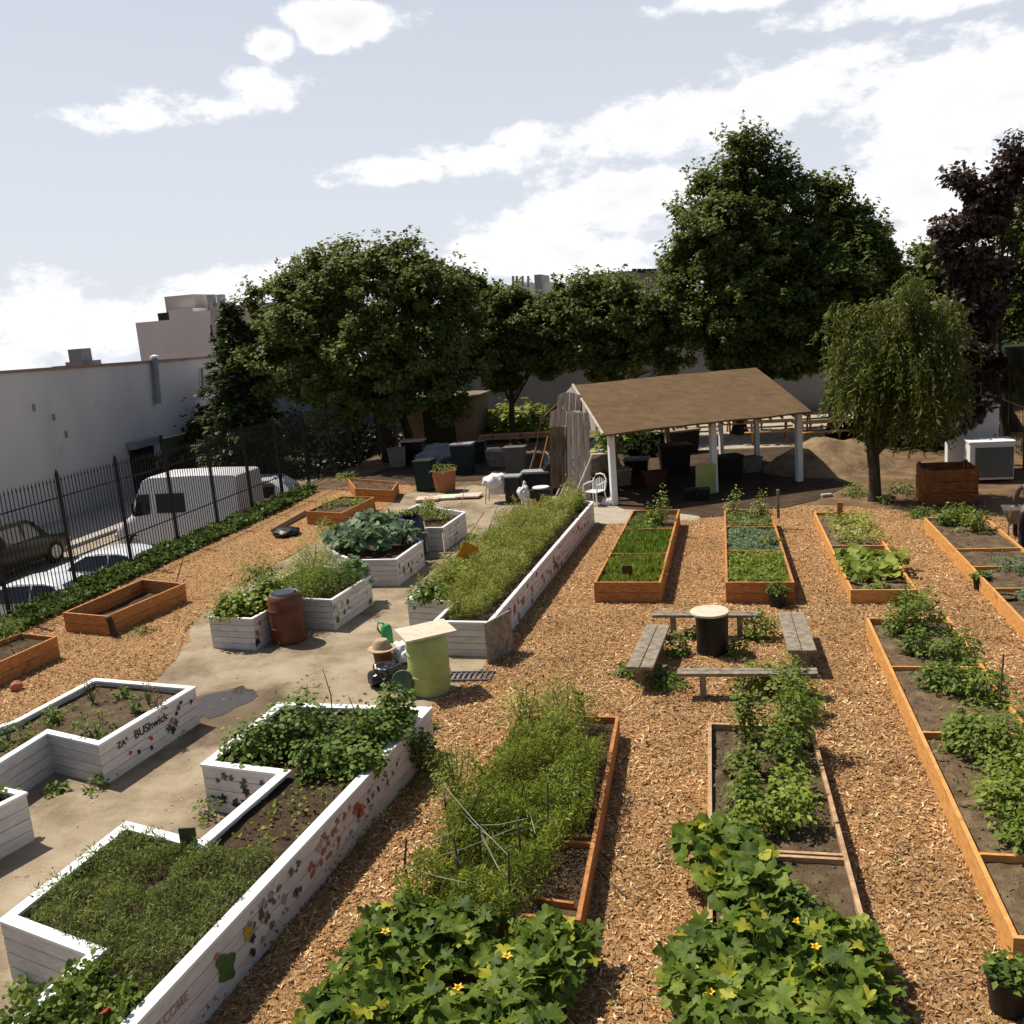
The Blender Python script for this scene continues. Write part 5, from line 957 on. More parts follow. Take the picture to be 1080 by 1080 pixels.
for i, (px, lb) in enumerate(((530, 'leafy corn clump at the left in front of the slate back wall'), (548, 'leafy corn clump second from the left before the slate back wall'), (566, 'leafy corn clump nearest the pavilion before the slate back wall'), (660, 'bright leafy bush seen through the left bay of the pavilion'))):
    plant('corn_clump', lb, px, 462 if px < 600 else 475, 0, 1.1, 1.7 if px < 600 else 1.9, 420, .42, T_LEAF, LM['herb'], 'leafy clumps by the back wall', stems=8)
sd = thing('shed', 'brown garden shed with a dark open door under the large tree', 'shed', at(474, 468)); c = sd.location
for x, y, wx, wy in ((-1.25, -1.2, .95, .08), (1.2, -1.2, .95, .08), (-1.68, 0, .08, 2.3), (1.63, 0, .08, 2.3), (0, 1.2, 3.35, .08)): MB().box(c+Vector((x, y, 1.1)), (wx, wy, 2.2)).build('wall', MT['stucco'], sd)
MB().box(c+Vector((0, 0, 2.27)), (3.7, 2.8, .12), ry=.03).build('roof', MT['stucco'], sd); MB().box(c+Vector((-.05, -1.1, 1.0)), (1.55, .05, 2.0)).build('door', MT['awning'], sd)
wp = at(438, 470); simple('fridge', 'old white fridge standing left of the brown shed', 'fridge', MB().box((wp.x, wp.y, .8), (.6, .6, 1.6)), MT['whiteplastic'], bevel=.03)

# dirt mound
from mathutils import noise as nz
mb = MB(); c = at(888, 498); K = 26
for i in range(K+1):
    for j in range(K+1):
        x, y = (i/K-.5)*4.6, (j/K-.5)*4.6; r_ = math.hypot(x/2.1, y/2.0); z_ = max(0, 1-r_*r_)**1.1*.95*(1+.3*nz.noise(Vector((x, y, 2))))+.06*nz.noise(Vector((x*3, y*3, 0)))*(r_ < 1)-.03*(r_ >= 1); mb.v.append((c.x-.3+x, c.y+1+y, z_))
for i in range(K):
    for j in range(K): a = i*(K+1)+j; mb.f.append((a, a+K+1, a+K+2, a+1))
o = mb.build('soil_mound', MT['clay'], None, smooth=True); tag(o, 'heap of dry brown soil right of the pavilion', 'soil heap')
p = at(872, 524); simple('stone', 'flat pale stone on the dirt in front of the soil heap', 'stone', MB().box((p.x, p.y, .05), (.3, .16, .08), .3), MT['kerb'], bevel=.02)
# composter of orange boards
cp = thing('compost_box', 'square compost box of rough orange boards near the white cabinets', 'compost box', at(998, 528)); c = cp.location; q = random.Random(2)
for sx, sy, wx, wy in ((0, -.6, 1.25, .05), (0, .6, 1.25, .05), (-.62, 0, .05, 1.15), (.62, 0, .05, 1.15)):
    for k in range(3): MB().box(c+Vector((sx+q.uniform(-.01, .01), sy, .17+.30*k)), (wx, wy, .285), q.uniform(-.012, .012)).build('board', MT['cedar_dark'], cp)
for sx in (-1, 1):
    for sy in (-1, 1): MB().box(c+Vector((sx*.57, sy*.55, .5)), (.09, .09, .93)).build('corner_post', MT['cedar_dark'], cp)
MB().box(c+Vector((0, 0, .62)), (1.1, 1.05, .1)).build('compost', MT['soil'], cp)
# white cabinets
def cabinet(label, c, w_, d_, h, rz, grey=False):
    root = thing('cabinet', label, 'cabinet', c, rz)
    MB().box((0, 0, h/2+.06), (w_, d_, h-.06)).build('body', MT['whiteplastic'], root, local=True, bevel=.02)
    if grey: MB().box((.06, -d_/2-.012, h/2+.02), (w_-.16, .02, h-.28)).build('front_panel', MT['boxgrey'], root, local=True)
    MB().box((0, 0, h+.02), (w_+.05, d_+.05, .045)).build('top', MT['whitecap'], root, local=True)
    MB().box((w_/2-.08, -d_/2-.022, h*.55), (.03, .03, .18)).build('handle', MT['greymetal'], root, local=True); return root
cabinet('tall white metal cabinet at the right, partly hidden by drooping purple branches', Vector((6.88, 30.2, 0)), 1.35, .85, 1.95, -.12)
cabinet('low white box with a dark grey front before the tall white cabinet', Vector((6.98, 28.6, 0)), 1.12, .85, 1.12, -.05, True)

# picnic tables
pc_ = thing('picnic_table', '', 'picnic table', (0, 0, 0)); pc_['group'] = 'orange picnic tables behind the pavilion'; cm = MT['cedar_pale']
for i in range(5): MB().box((0, -.32+.16*i, .76), (1.9, .15, .04)).build('tabletop_plank', cm, pc_, local=True)
for s_ in (-1, 1):
    MB().box((0, s_*.72, .45), (1.9, .26, .04)).build('seat', cm, pc_, local=True)
    mb = MB(); x = s_*.65; mb.tube([(x, -.28, .74), (x, -.62, 0)], .045, 4).tube([(x, .28, .74), (x, .62, 0)], .045, 4).box((x, 0, .41), (.04, 1.6, .09)); mb.build('trestle', cm, pc_, local=True)
spots = [(-3.6, 43.6, .1, 'picnic table seen through the left bay of the pavilion'), (-1.4, 42.2, -.05, 'picnic table left of the middle post behind the pavilion'), (.5, 44.2, .1, 'picnic table farthest back between the middle and right bays'), (1.4, 41.2, 0, 'picnic table seen through the right bay of the pavilion'), (3.7, 43.2, .05, 'picnic table just right of the pavilion roof corner'), (5.6, 41.8, -.1, 'picnic table behind the small willow, left of its trunk'), (7.6, 43.5, .1, 'picnic table behind the small willow, right of its trunk'), (3.2, 40.4, .1, 'picnic table nearest to the soil heap')]
for i, (x, y, rz, lb) in enumerate(spots):
    if i == 0: pc_.location = (x, y-2.8, .02); pc_.rotation_euler = (0, 0, rz); pc_['label'] = lb
    else: dup(pc_, (x, y-2.8, .02), rz, lb)
sheet('picnic_ground', [Vector((-6, 36.9, 0)), Vector((9.5, 36.6, 0)), Vector((9.5, 46.5, 0)), Vector((-6, 46.5, 0))], .006, MT['slab'])

# ---------------------------------------------------------------- buildings and walls
def building(name, label, cat, loc): return thing(name, label, cat, loc)
wh = building('warehouse', 'long low grey rendered building with a terracotta coping beyond the street', 'building', (-29.3, 30, SZ))
pts = []
ztop = lambda y: 4.95-.018*(y-33)
mb = MB(); mb.add([(-29, -20, SZ), (-29, 51, SZ), (-29, 51, ztop(51)), (-29, -20, ztop(-20)), (-32, -20, SZ), (-32, 51, SZ), (-32, 51, ztop(51)), (-32, -20, ztop(-20))], [(0, 1, 2, 3), (5, 4, 7, 6), (3, 2, 6, 7), (1, 5, 6, 2), (4, 0, 3, 7)]); mb.build('wall', MT['render'], wh)
mb = MB(); a, b_ = Vector((-29, -20, ztop(-20))), Vector((-29, 51, ztop(51))); mb.add([a+Vector(o_) for o_ in ((.1, 0, 0), (-.3, 0, 0), (-.3, 0, .12), (.1, 0, .12))]+[b_+Vector(o_) for o_ in ((.1, 0, 0), (-.3, 0, 0), (-.3, 0, .12), (.1, 0, .12))], [(0, 1, 2, 3), (7, 6, 5, 4), (0, 4, 5, 1), (1, 5, 6, 2), (2, 6, 7, 3), (3, 7, 4, 0)]); mb.build('coping', MT['coping'], wh)
p = GX(163, 378, -28.8); pb_ = GX(167, 425, -28.8)
mb = MB().tube([pb_, p], .16, 10); mb.build('downpipe', MT['greymetal'], wh, smooth=True); MB().lathe([(.22, 0), (.22, .12), (.001, .2)], p, 12).build('cowl', MT['whiteplastic'], wh)
p = GX(213, 388, -28.85); MB().tube([p, GX(214, 410, -28.85)], .07, 6).build('conduit', MT['greymetal'], wh)
for px, py in ((36, 430), (57, 440), (70, 458), (214, 403)):
    p = GX(px, py, -28.97); MB().box(p, (.06, .12, .3)).build('wall_fitting', MT['greymetal'], wh)
MB().box(GX(155, 510, -28.9)+Vector((0, 0, .2)), (.12, 1.9, 3.2)).build('door', MT['awning'], wh)
MB().box(GX(153, 467, -28.75), (.4, 2.4, .35)).build('door_hood', MT['darkbrick'], wh)
bw = building('boundary_wall', 'long slate grey wall behind the trees and picnic tables', 'wall', (0, 48, 0))
MB().box((-1, 48.4, 1.9), (54, .4, 3.8)).build('wall', MT['backwall'], bw); MB().box((-1, 48.4, 3.86), (54.1, .55, .12)).build('coping', MT['kerb'], bw)
# white block far left
D = 80; A0 = GY(148, 383, D); A1_ = GY(145, 342, D); x0 = A1_.x-.2; x1 = GY(222, 325, D).x; xs = GY(178, 332, D).x; xs2 = GY(203, 325, D).x; x2 = GY(250, 322, D).x
wb = building('apartment_block', 'pale windowless block with stepped roof beyond the warehouse', 'building', (x0, D, 0))
zt = GY(160, 339, D).z; zt2 = GY(190, 326, D).z; zt3 = GY(222, 325, D).z
MB().prism([(x0, D), (xs, D), (xs, D+14), (x0, D+14)], -12, zt).build('wall', MT['cream'], wb)
MB().prism([(xs+.003, D-.003), (xs2, D-.003), (xs2, D+14), (xs+.003, D+14)], -12, zt2).build('wall', MT['cream'], wb)
MB().prism([(xs2+.003, D), (x1, D), (x1, D+14), (xs2+.003, D+14)], -12, zt3-.2).build('wall', MT['cream'], wb)
w2_ = MB().prism([(x1+.003, D-.2), (x2+3, D+1.5), (x2+3, D+14), (x1+.003, D+14)], -12, zt3+.1).build('wing', MT['pinkbrick'], wb)
for px, py in ((226, 347), (226, 355), (232, 357), (229, 365), (235, 365), (233, 347)):
    p = GY(px, py, D+.2); MB().box(p+Vector((0, .0, 0)), (.45, .5, .8)).build('window', MT['glass'], wb)
p = GY(199, 322, D+3); MB().box(p+Vector((0, 0, -.4)), (3.0, 3, 2.6)).build('lift_housing', MT['pinkbrick'], wb)
p = GY(174, 334, D+1); MB().box(p+Vector((0, 0, -.1)), (.9, .9, .9)).build('vent_box', MT['blackplastic'], wb)
for px in (224, 234): p = GY(px, 321, D+3); MB().box(p+Vector((0, 0, .0)), (.5, .8, 1.8)).build('chimney', MT['greymetal'], wb)
p = GY(229, 324, D+3.2); MB().box(p, (1.6, .5, .8)).build('parapet', MT['greymetal'], wb)
D = 120; fb_ = building('far_building', 'small dark stepped building on the skyline at the far left', 'building', GY(75, 395, D))
for (xa, xb, yt) in ((54, 99, 385), (70, 99, 381), (74, 88, 368)):
    a, b_ = GY(xa, yt, D), GY(xb, yt, D); k = {385: 0, 381: .3, 368: .6}[yt]; MB().prism([(a.x, D-k), (b_.x, D-k), (b_.x, D+1.6), (a.x, D+1.6)], -12, (a.z+b_.z)/2).build('wall', MT['darkbrick'], fb_)
D = 130; fc = building('rooftop_plant', 'distant roof with chimneys and masts above the middle trees', 'building', GY(560, 300, D))
for xa, xb, yt, m_ in ((535, 580, 301, 'cream'), (564, 571, 290, 'greymetal'), (545, 553, 298, 'cream')):
    a, b_ = GY(xa, yt, D), GY(xb, yt, D); k = (301-yt)*.05; MB().prism([(a.x, D-k), (b_.x, D-k), (b_.x, D+6), (a.x, D+6)], -5, a.z).build('wall', MT[m_], fc)
for px in (541, 545, 551, 557): MB().tube([GY(px, 303, D-2), GY(px, 291, D-2)], .18, 5).build('mast', MT['greymetal'], fc)
MB().tube([GY(540, 306, D-2), GY(540, 301, D-2)], .5, 6).build('vent', MT['blackplastic'], fc)
fd = building('rooftop_plant', 'distant long roof with a row of dark tanks beside the tallest tree', 'building', GY(670, 290, D))
a, b_ = GY(620, 293, D), GY(705, 292, D); MB().prism([(a.x, D), (b_.x, D), (b_.x, D+8), (a.x, D+8)], -5, a.z+.4).build('wall', MT['greymetal'], fd)
for i in range(5): p = GY(669+5.2*i, 285.5, D-.5); MB().box(p, (.55, .6, .5)).build('tank', MT['blackplastic'], fd)
a, b_ = GY(665, 290, D), GY(694, 288, D); MB().box((a+b_)/2, (4.2, .8, .35)).build('tank_deck', MT['greymetal'], fd)
MB().tube([GY(630, 293, D-1), GY(630, 286, D-1)], .2, 5).build('mast', MT['blackplastic'], fd)

# right side: building, fence, trailer
rbd = building('side_building', 'pale building glimpsed between the trees at the right edge', 'building', (13, 36, 0))
MB().box((16.5, 42, 3.3), (6, 14, 6.6)).build('wall', MT['cream'], rbd)
for y in (37.5, 41): MB().box((13.47, y, 4.3), (.08, 1.3, 1.4)).build('window', MT['glass'], rbd)
aw = building('canopy', 'dark green flat canopy on posts at the right edge behind the fence', 'canopy', (10.5, 32, 0))
MB().box((10.6, 32.5, 3.25), (5.0, 5.5, .5)).build('roof', MT['awning'], aw)
for x, y in ((8.3, 30), (12.9, 30), (8.3, 35), (12.9, 35)): MB().box((x, y, 1.5), (.1, .1, 3.0)).build('post', MT['iron'], aw)
tl = thing('utility_trailer', 'dusty white trailer box behind the dark fence at the right edge', 'trailer', (10.2, 31.5, 0))
MB().box((10.4, 31.6, 1.25), (1.9, 3.6, 1.5)).build('body', MT['tarp'], tl, bevel=.05)
for y in (30.5, 32.6):
    MB().lathe([(.001, -.1), (.2, -.1), (.32, -.08), (.32, .08), (.2, .1), (.001, .1)], (0, 0, 0), 18, Matrix.Translation((9.5, y, .32))@Matrix.Rotation(R(90), 4, 'Y')).build('wheel', MT['rubber'], tl, smooth=True)
def fence(label, A, B_, h, bay, pick, name='iron_fence', rails=(.25, .93), z0=0, pr=.011, spear=True):
    A = Vector(A); B_ = Vector(B_); root = thing(name, label, 'fence', (A.x, A.y, z0)); u = (B_-A); Ln = u.length; u.normalize(); nb = int(Ln/bay)
    for i in range(nb+1):
        p = A+u*(i*bay); p.z = z0; mb = MB(); rz = math.atan2(u.y, u.x); mb.box(p+Vector((0, 0, h*.52)), (.065, .065, h*1.04), rz); mb.lathe([(.05, h*1.04), (.001, h*1.04+.12)], p, 6); mb.build('post', MT['iron'], root)
        if i == nb: break
        mb = MB()
        for f in rails: mb.tube([p+Vector((0, 0, h*f)), p+u*bay+Vector((0, 0, h*f))], .02, 4, False)
        k = int(bay/pick)
        for j in range(1, k):
            q_ = p+u*(j*bay/k); mb.tube([q_+Vector((0, 0, .05)), q_+Vector((0, 0, h-.08)), q_+Vector((0, 0, h-.06)), q_+Vector((0, 0, h+.07))], [pr, pr, pr*1.8, .001], 4, False)
        mb.build('picket_panel', MT['iron'], root)
    return root
fence('tall black iron fence with spear tips along the street', (-15.2, 12.2, 0), (-15.2, 36.2, 0), 2.72, 2.18, .115, rails=(.06, .30, .84))
fence('black iron fence along the far left boundary in the shade', (-15.2, 36.8, 0), (-15.2, 47.5, 0), 2.62, 2.4, .14)
fence('tall dark fence at the right edge beside the white cabinets', (8.6, 24.5, 0), (8.9, 40, 0), 3.2, 1.8, .30, 'iron_fence', (.1, .5, .95))
ed = thing('garden_edging', 'weathered timber edging at the foot of the beans by the street', 'edging', G(305, 549, 0)); MB().tube([G(288, 560, .08), G(322, 541, .08)], .09, 4).build('timber', MT['oldwood'], ed)
y1_ = GX(174, 500, -25.3).y; vs_ = thing('screen_fence', 'dark green vine choked screen fence right of the dark doorway', 'fence', (-25.3, y1_, SZ))
MB().box((-25.3, (y1_+60)/2, SZ+1.55), (.08, 60-y1_, 3.1)).build('panel', MT['awning'], vs_)
for i in range(9): MB().box((-25.22, y1_+i*2.2, SZ+1.65), (.1, .1, 3.3)).build('post', MT['iron'], vs_)
# ivy screen by the street beyond the van
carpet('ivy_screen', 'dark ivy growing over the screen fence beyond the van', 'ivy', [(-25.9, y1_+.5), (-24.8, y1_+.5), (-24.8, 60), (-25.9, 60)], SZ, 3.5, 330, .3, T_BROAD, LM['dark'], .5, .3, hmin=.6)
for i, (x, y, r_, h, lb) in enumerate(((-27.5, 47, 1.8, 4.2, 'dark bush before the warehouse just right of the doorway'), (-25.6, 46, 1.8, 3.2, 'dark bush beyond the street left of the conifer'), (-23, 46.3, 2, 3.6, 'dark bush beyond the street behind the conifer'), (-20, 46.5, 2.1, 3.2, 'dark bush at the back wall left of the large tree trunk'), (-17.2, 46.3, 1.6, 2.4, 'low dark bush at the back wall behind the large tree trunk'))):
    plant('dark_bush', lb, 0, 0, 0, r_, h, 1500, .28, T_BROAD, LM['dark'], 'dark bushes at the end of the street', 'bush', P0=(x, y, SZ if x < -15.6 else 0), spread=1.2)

# ---------------------------------------------------------------- vehicles (x across, y forward)
def car(name, label, cat, loc, rz, st, paint, W, wheels, win, hl=True, wr=.32, group=None):
    """st: stations (y, z_bottom, z_belt, z_top, half width belt, half width top)"""
    root = thing(name, label, cat, loc, rz, group=group); mb = MB(); k = 10
    for y, zb, zl, zt_, wb_, wt in st:
        ring = [(-wb_*.9, zb), (-wb_, zb+.12), (-wb_*1.0, zl-.12), (-wb_*.97, zl), (-wt, zt_-.03), (-wt*.86, zt_), (wt*.86, zt_), (wt, zt_-.03), (wb_*.97, zl), (wb_, zl-.12), (wb_, zb+.12), (wb_*.9, zb)]
        mb.v += [(x, y, z) for x, z in ring]
    K = 12
    for i in range(len(st)-1):
        for j in range(K): mb.f.append((i*K+j, i*K+(j+1) % K, (i+1)*K+(j+1) % K, (i+1)*K+j))
    mb.f += [tuple(range(K)), tuple((len(st)-1)*K+j for j in range(K))[::-1]]
    mb.build('body', paint, root, smooth=True, local=True)
    for nm, pts, m_ in win: MB().add(pts, [tuple(range(len(pts)))]).build(nm, MT[m_], root, local=True)
    for y in wheels:
        for s_ in (-1, 1):
            T = Matrix.Translation((s_*(W-.1), y, wr))@Matrix.Rotation(R(90), 4, 'Y')
            wl_ = MB().lathe([(.001, -.1), (wr*.62, -.1), (wr*.95, -.11), (wr, -.06), (wr, .06), (wr*.95, .11), (wr*.62, .1), (.001, .1)], (0, 0, 0), 24, T).build('wheel', MT['rubber'], root, smooth=True, local=True)
            MB().lathe([(.001, -.115), (wr*.5, -.118), (wr*.6, -.112)], (0, 0, 0), 20, T).build('rim', MT['chrome'], wl_, local=True)
            MB().lathe([(.001, .115), (wr*.5, .118), (wr*.6, .112)], (0, 0, 0), 20, T).build('rim', MT['chrome'], wl_, local=True)
    ye, yf = st[0][0], st[-1][0]
    for s_ in (-1, 1):
        MB().box((s_*(W-.25), yf-.02, st[-1][2]-.12), (.34, .12, .14)).build('headlight', MT['lamp'], root, local=True, bevel=.02)
        MB().box((s_*(W-.22), ye+.02, st[0][2]-.12), (.28, .12, .16)).build('tail_light', MT['tail'], root, local=True, bevel=.02)
    return root
def sedan(label, loc, rz, paint):
    st = [(-2.3, .35, .80, .84, .78, .70), (-2.2, .25, .92, .96, .84, .74), (-1.65, .22, .95, 1.02, .87, .74), (-1.05, .2, .96, 1.36, .88, .60), (-.5, .2, .95, 1.44, .88, .60), (.25, .2, .94, 1.43, .88, .60), (.65, .2, .93, 1.34, .88, .61), (1.25, .2, .92, .98, .88, .72), (1.9, .22, .82, .86, .85, .70), (2.25, .3, .68, .72, .78, .62)]
    win = []
    for s_ in (-1, 1):
        w1, w2 = .868*s_, .632*s_
        win.append(('side_window', [(w1, -1.42, .97), (w1, -.12, .96), (w2+.012*s_, -.12, 1.375), (w2+.012*s_, -.85, 1.35), (s_*.73, -1.25, 1.16)], 'glass'))
        win.append(('side_window', [(w1, -.06, .96), (w1, 1.02, .95), (s_*.655, .52, 1.33), (w2+.012*s_, .2, 1.375), (w2+.012*s_, -.06, 1.375)], 'glass'))
        if s_: win.append(('mirror', [(s_*.9, .75, .95), (s_*1.02, .8, .95), (s_*1.02, .8, 1.08), (s_*.9, .75, 1.08)], 'blackplastic'))
    win.append(('windshield', [(-.66, 1.18, 1.015), (.66, 1.18, 1.015), (.52, .70, 1.34), (-.52, .70, 1.34)], 'windshield'))
    win.append(('rear_window', [(-.66, -1.58, 1.055), (.66, -1.58, 1.055), (.52, -1.10, 1.362), (-.52, -1.10, 1.362)], 'windshield'))
    return car('parked_car', label, 'car', loc, rz, st, paint, .88, (-1.4, 1.38), win, group='cars parked along the iron fence')
sedan('pearl white sedan parked behind the van, its side window showing over the beans', (-17.75, 24.2, SZ), -pi/2, MT['carwhite'])
sedan('pale silver sedan at the left edge behind the iron fence', (-17.9, 21.1, SZ), -pi/2+.08, MT['carwhite'])
# van, nose toward the camera
vst = [(-2.9, .35, 1.35, 2.46, .98, .86), (-2.8, .3, 1.35, 2.52, 1.0, .88), (-1, .28, 1.35, 2.56, 1.0, .88), (1.0, .28, 1.32, 2.54, 1.0, .88), (1.35, .28, 1.30, 2.42, 1.0, .86), (1.75, .28, 1.25, 1.9, .99, .84), (2.1, .28, 1.15, 1.30, .98, .84), (2.7, .3, .95, 1.05, .93, .78), (2.95, .4, .75, .8, .82, .70)]
vw = []
for s_ in (-1, 1):
    vw.append(('side_window', [(s_*.988, 1.05, 1.36), (s_*.985, 1.85, 1.28), (s_*.90, 1.62, 1.98), (s_*.925, 1.05, 2.0)], 'glass'))
    vw.append(('side_window', [(s_*1.0, -.55, 1.38), (s_*1.0, .75, 1.38), (s_*.938, .75, 2.0), (s_*.938, -.55, 2.0)], 'glass'))
    vw.append(('mirror', [(s_*1.02, 1.75, 1.35), (s_*1.25, 1.7, 1.35), (s_*1.25, 1.7, 1.75), (s_*1.02, 1.75, 1.75)], 'blackplastic'))
vw.append(('windshield', [(-.82, 2.09, 1.34), (.82, 2.09, 1.34), (.80, 1.42, 2.32), (-.80, 1.42, 2.32)], 'glass'))
van_ = car('parked_van', 'white high roofed van parked behind the iron fence under the conifer', 'van', (-19.1, 30.0, SZ), pi/2, vst, MT['vanwhite'], .98, (-1.9, 1.95), vw, wr=.36)
van_.scale = (1, .86, 1.09)
suvst = [(-2.3, .4, 1.05, 1.75, .9, .72), (-2.1, .35, 1.08, 1.80, .92, .74), (-.5, .32, 1.08, 1.84, .93, .75), (.5, .32, 1.07, 1.80, .93, .74), (.95, .32, 1.06, 1.5, .93, .76), (1.3, .32, 1.05, 1.10, .92, .8), (2.1, .35, .95, 1.02, .88, .78), (2.35, .45, .8, .85, .82, .7)]
sw = [('side_window', [(s_*.91, a, 1.10), (s_*.91, b_, 1.10), (s_*.79, b_-.05, 1.66), (s_*.79, a+.05, 1.66)], 'glass') for s_ in (-1, 1) for a, b_ in ((-2.0, -1.0), (-.9, .05), (.12, .8))]
car('parked_suv', 'dark off road car parked across the street under the warehouse wall', 'car', (-24.4, 26.8, SZ), 0, suvst, MT['suv'], .93, (-1.4, 1.45), sw, wr=.4)
car('parked_car', 'white car parked beyond the van in the tree shade', 'car', (-18.2, 34.2, SZ), -pi/2, suvst, MT['carwhite'], .93, (-1.4, 1.45), [('side_window', [(a_, b2_, c2_) for a_, b2_, c2_ in v_[1]], 'glass') for v_ in sw], wr=.36, group='cars parked along the iron fence')

# ---------------------------------------------------------------- trees
def tree(name, label, base, lobes, m_, leaf, n_leaf, trunk_r, Y=None, tmpl=T_TREE, bark='bark', group=None, clr=.5, limbs=9, fork=None, trunks=None, shell=.35, z0=0, up=.5, lean=(0, 0)):
    """lobes: (px, py, r_px, depth offset m); Y is the distance along the garden"""
    b0 = Vector(base); Y0 = b0.y; root = thing(name, label, 'tree', b0, group=group)
    L_ = []
    for px, py, rp, dy in lobes:
        c = GY(px, py, Y0+dy); dist = (c-Vector(EYE)).length; L_.append((c, rp*dist/F/1.03))
    tot = sum(r_**2 for _, r_ in L_); P_ = []; O_ = []
    for c, r_ in L_:
        ncl = max(6, int(r_**2*7/clr)); k = int(n_leaf*r_**2/tot/ncl)+1
        d = unit(rng.normal(size=(ncl, 3))); rad = r_*(shell+(1-shell)*rng.random((ncl, 1))**.55); ctr = np.array(c)+d*rad*np.array([1, 1, .95])*.93
        cr = clr*rng.uniform(.45, 1.2, (ncl, 1))
        for i in range(ncl):
            e = unit(rng.normal(size=(k, 3)))*(rng.random((k, 1))**.45)*cr[i]*np.array([1, 1, .62]); P_.append(ctr[i]+e); O_.append(unit(d[i][None]*.6+e/cr[i]*.7+np.array([0, 0, .35])))
    for c, r_ in L_:      # shoots breaking the outline
        for _ in range(int(10+r_*16)):
            d = unit(rng.normal(size=3)); d[2] = abs(d[2])*.9-.1; ln = rng.uniform(.5, 1.1)*clr*1.5; k = int(13*ln/leaf*.24)+5; t = rng.random((k, 1)); b_ = np.array(c)+d*r_*.93; dd = unit(d+np.array([0, 0, .9]))
            P_.append(b_+dd*t*ln+rng.normal(0, .09, (k, 3))*(1.2-t)); O_.append(np.tile(dd, (k, 1)))
    P_ = np.vstack(P_); O_ = np.vstack(O_); N = len(P_)
    nrm = O_*.5+rng.normal(0, .45, (N, 3))+np.array([0, 0, up]); dr = O_+rng.normal(0, .6, (N, 3)); dr[:, 2] -= .35
    cloud_mesh('crown', [scatter(tmpl, P_, nrm, leaf*rng.uniform(.55, 1.25, N), dr)], m_, root)
    mid = sum((c*r_ for c, r_ in L_), Vector())/sum(r_ for _, r_ in L_)
    for t_i, (dx, dyy) in enumerate(trunks or [(0, 0)]):
        bb = b0+Vector((dx, dyy, -.05)); top = Vector((mid.x*.6+bb.x*.4, mid.y*.6+bb.y*.4, mid.z-.2)); fk = bb.lerp(top, .45 if fork is None else fork); fk.z = max(fk.z, bb.z+1.2)
        mb = MB(); mb.tube([bb, bb+(fk-bb)*.12+Vector((0, 0, .05)), bb.lerp(fk, .5)+Vector((random.gauss(0, .08), 0, 0)), fk, fk.lerp(top, .5), top], [trunk_r*1.35, trunk_r, trunk_r*.85, trunk_r*.72, trunk_r*.4, trunk_r*.12], 9)
        for i in range(limbs):
            c, r_ = random.choice(L_); tgt = c+Vector((random.gauss(0, 1), random.gauss(0, 1), random.gauss(0, .5))).normalized()*r_*.55; st_ = bb.lerp(fk, random.uniform(.75, 1)) if i % 2 else fk.lerp(top, random.uniform(0, .5))
            m1 = st_.lerp(tgt, .45)+Vector((random.gauss(0, .2), random.gauss(0, .2), .25)); mb.tube([st_, m1, tgt], [trunk_r*.42, trunk_r*.24, trunk_r*.05], 6)
            for _ in range(2):
                t2 = tgt+Vector((random.gauss(0, .35), random.gauss(0, .35), random.gauss(0, .2))); mb.tube([m1, m1.lerp(t2, .6)+Vector((0, 0, .15)), t2], [trunk_r*.18, trunk_r*.1, .012], 5)
        mb.build('trunk', MT[bark], root, smooth=True)
    return root
# large round tree on the left (two trunks)
tree('deciduous_tree', 'large round crowned tree left of centre with twin dark trunks', G(409, 487), [(400, 320, 72, 0), (330, 350, 58, 0), (300, 385, 50, -.5), (455, 315, 52, 0), (470, 370, 55, -.5), (400, 385, 62, -1), (350, 300, 42, .5), (290, 330, 36, .5), (425, 280, 30, 0), (350, 420, 40, -1), (470, 415, 30, -1), (330, 310, 36, 0), (375, 278, 24, 0)], LM['tree2'], .185, 120000, .22, trunks=[(0, 0), (.75, 1.2)], limbs=12, clr=.55)
tree('deciduous_tree', 'low broad tree between the large round tree and the pavilion ridge', Vector((-9.6, 41.5, 0)), [(540, 345, 45, 0), (515, 335, 38, 0), (520, 380, 34, 0), (560, 360, 40, 0), (500, 310, 22, 0), (590, 340, 36, 0), (495, 350, 34, 0), (575, 385, 24, 0), (530, 395, 18, 0)], LM['tree'], .20, 48000, .16, limbs=9)
tree('deciduous_tree', 'twiggy low tree behind the pavilion ridge with reddish inner branches', Vector((-4.6, 40.5, 0)), [(630, 330, 42, 0), (625, 365, 34, 0), (665, 335, 42, 0), (600, 330, 34, .5), (665, 370, 30, 0), (620, 305, 14, 0), (690, 345, 40, 0), (645, 305, 16, 0), (600, 365, 28, 0), (700, 378, 28, 0), (640, 385, 24, 0), (578, 345, 24, 0)], LM['tree2'], .20, 46000, .15, bark='bark_pale', limbs=12)
tree('deciduous_tree', 'tallest tree with a dense pointed crown behind the pavilion', Vector((.3, 41, 0)), [(775, 152, 11, 0), (800, 156, 11, 0), (785, 180, 22, 0), (768, 195, 24, 0), (806, 198, 24, 0), (755, 225, 32, 0), (795, 232, 42, 0), (832, 225, 24, 0), (742, 262, 36, 0), (790, 280, 58, -.5), (840, 268, 34, 0), (728, 300, 36, 0), (785, 320, 62, -1), (735, 340, 42, -.5), (800, 355, 56, -1), (840, 320, 46, -.5), (712, 280, 16, 0), (740, 195, 12, 0), (725, 225, 12, 0), (822, 178, 10, 0), (845, 198, 11, 0), (708, 318, 18, 0), (780, 380, 40, 0), (765, 250, 50, -1)], LM['tree'], .185, 150000, .30, limbs=14, clr=.5)
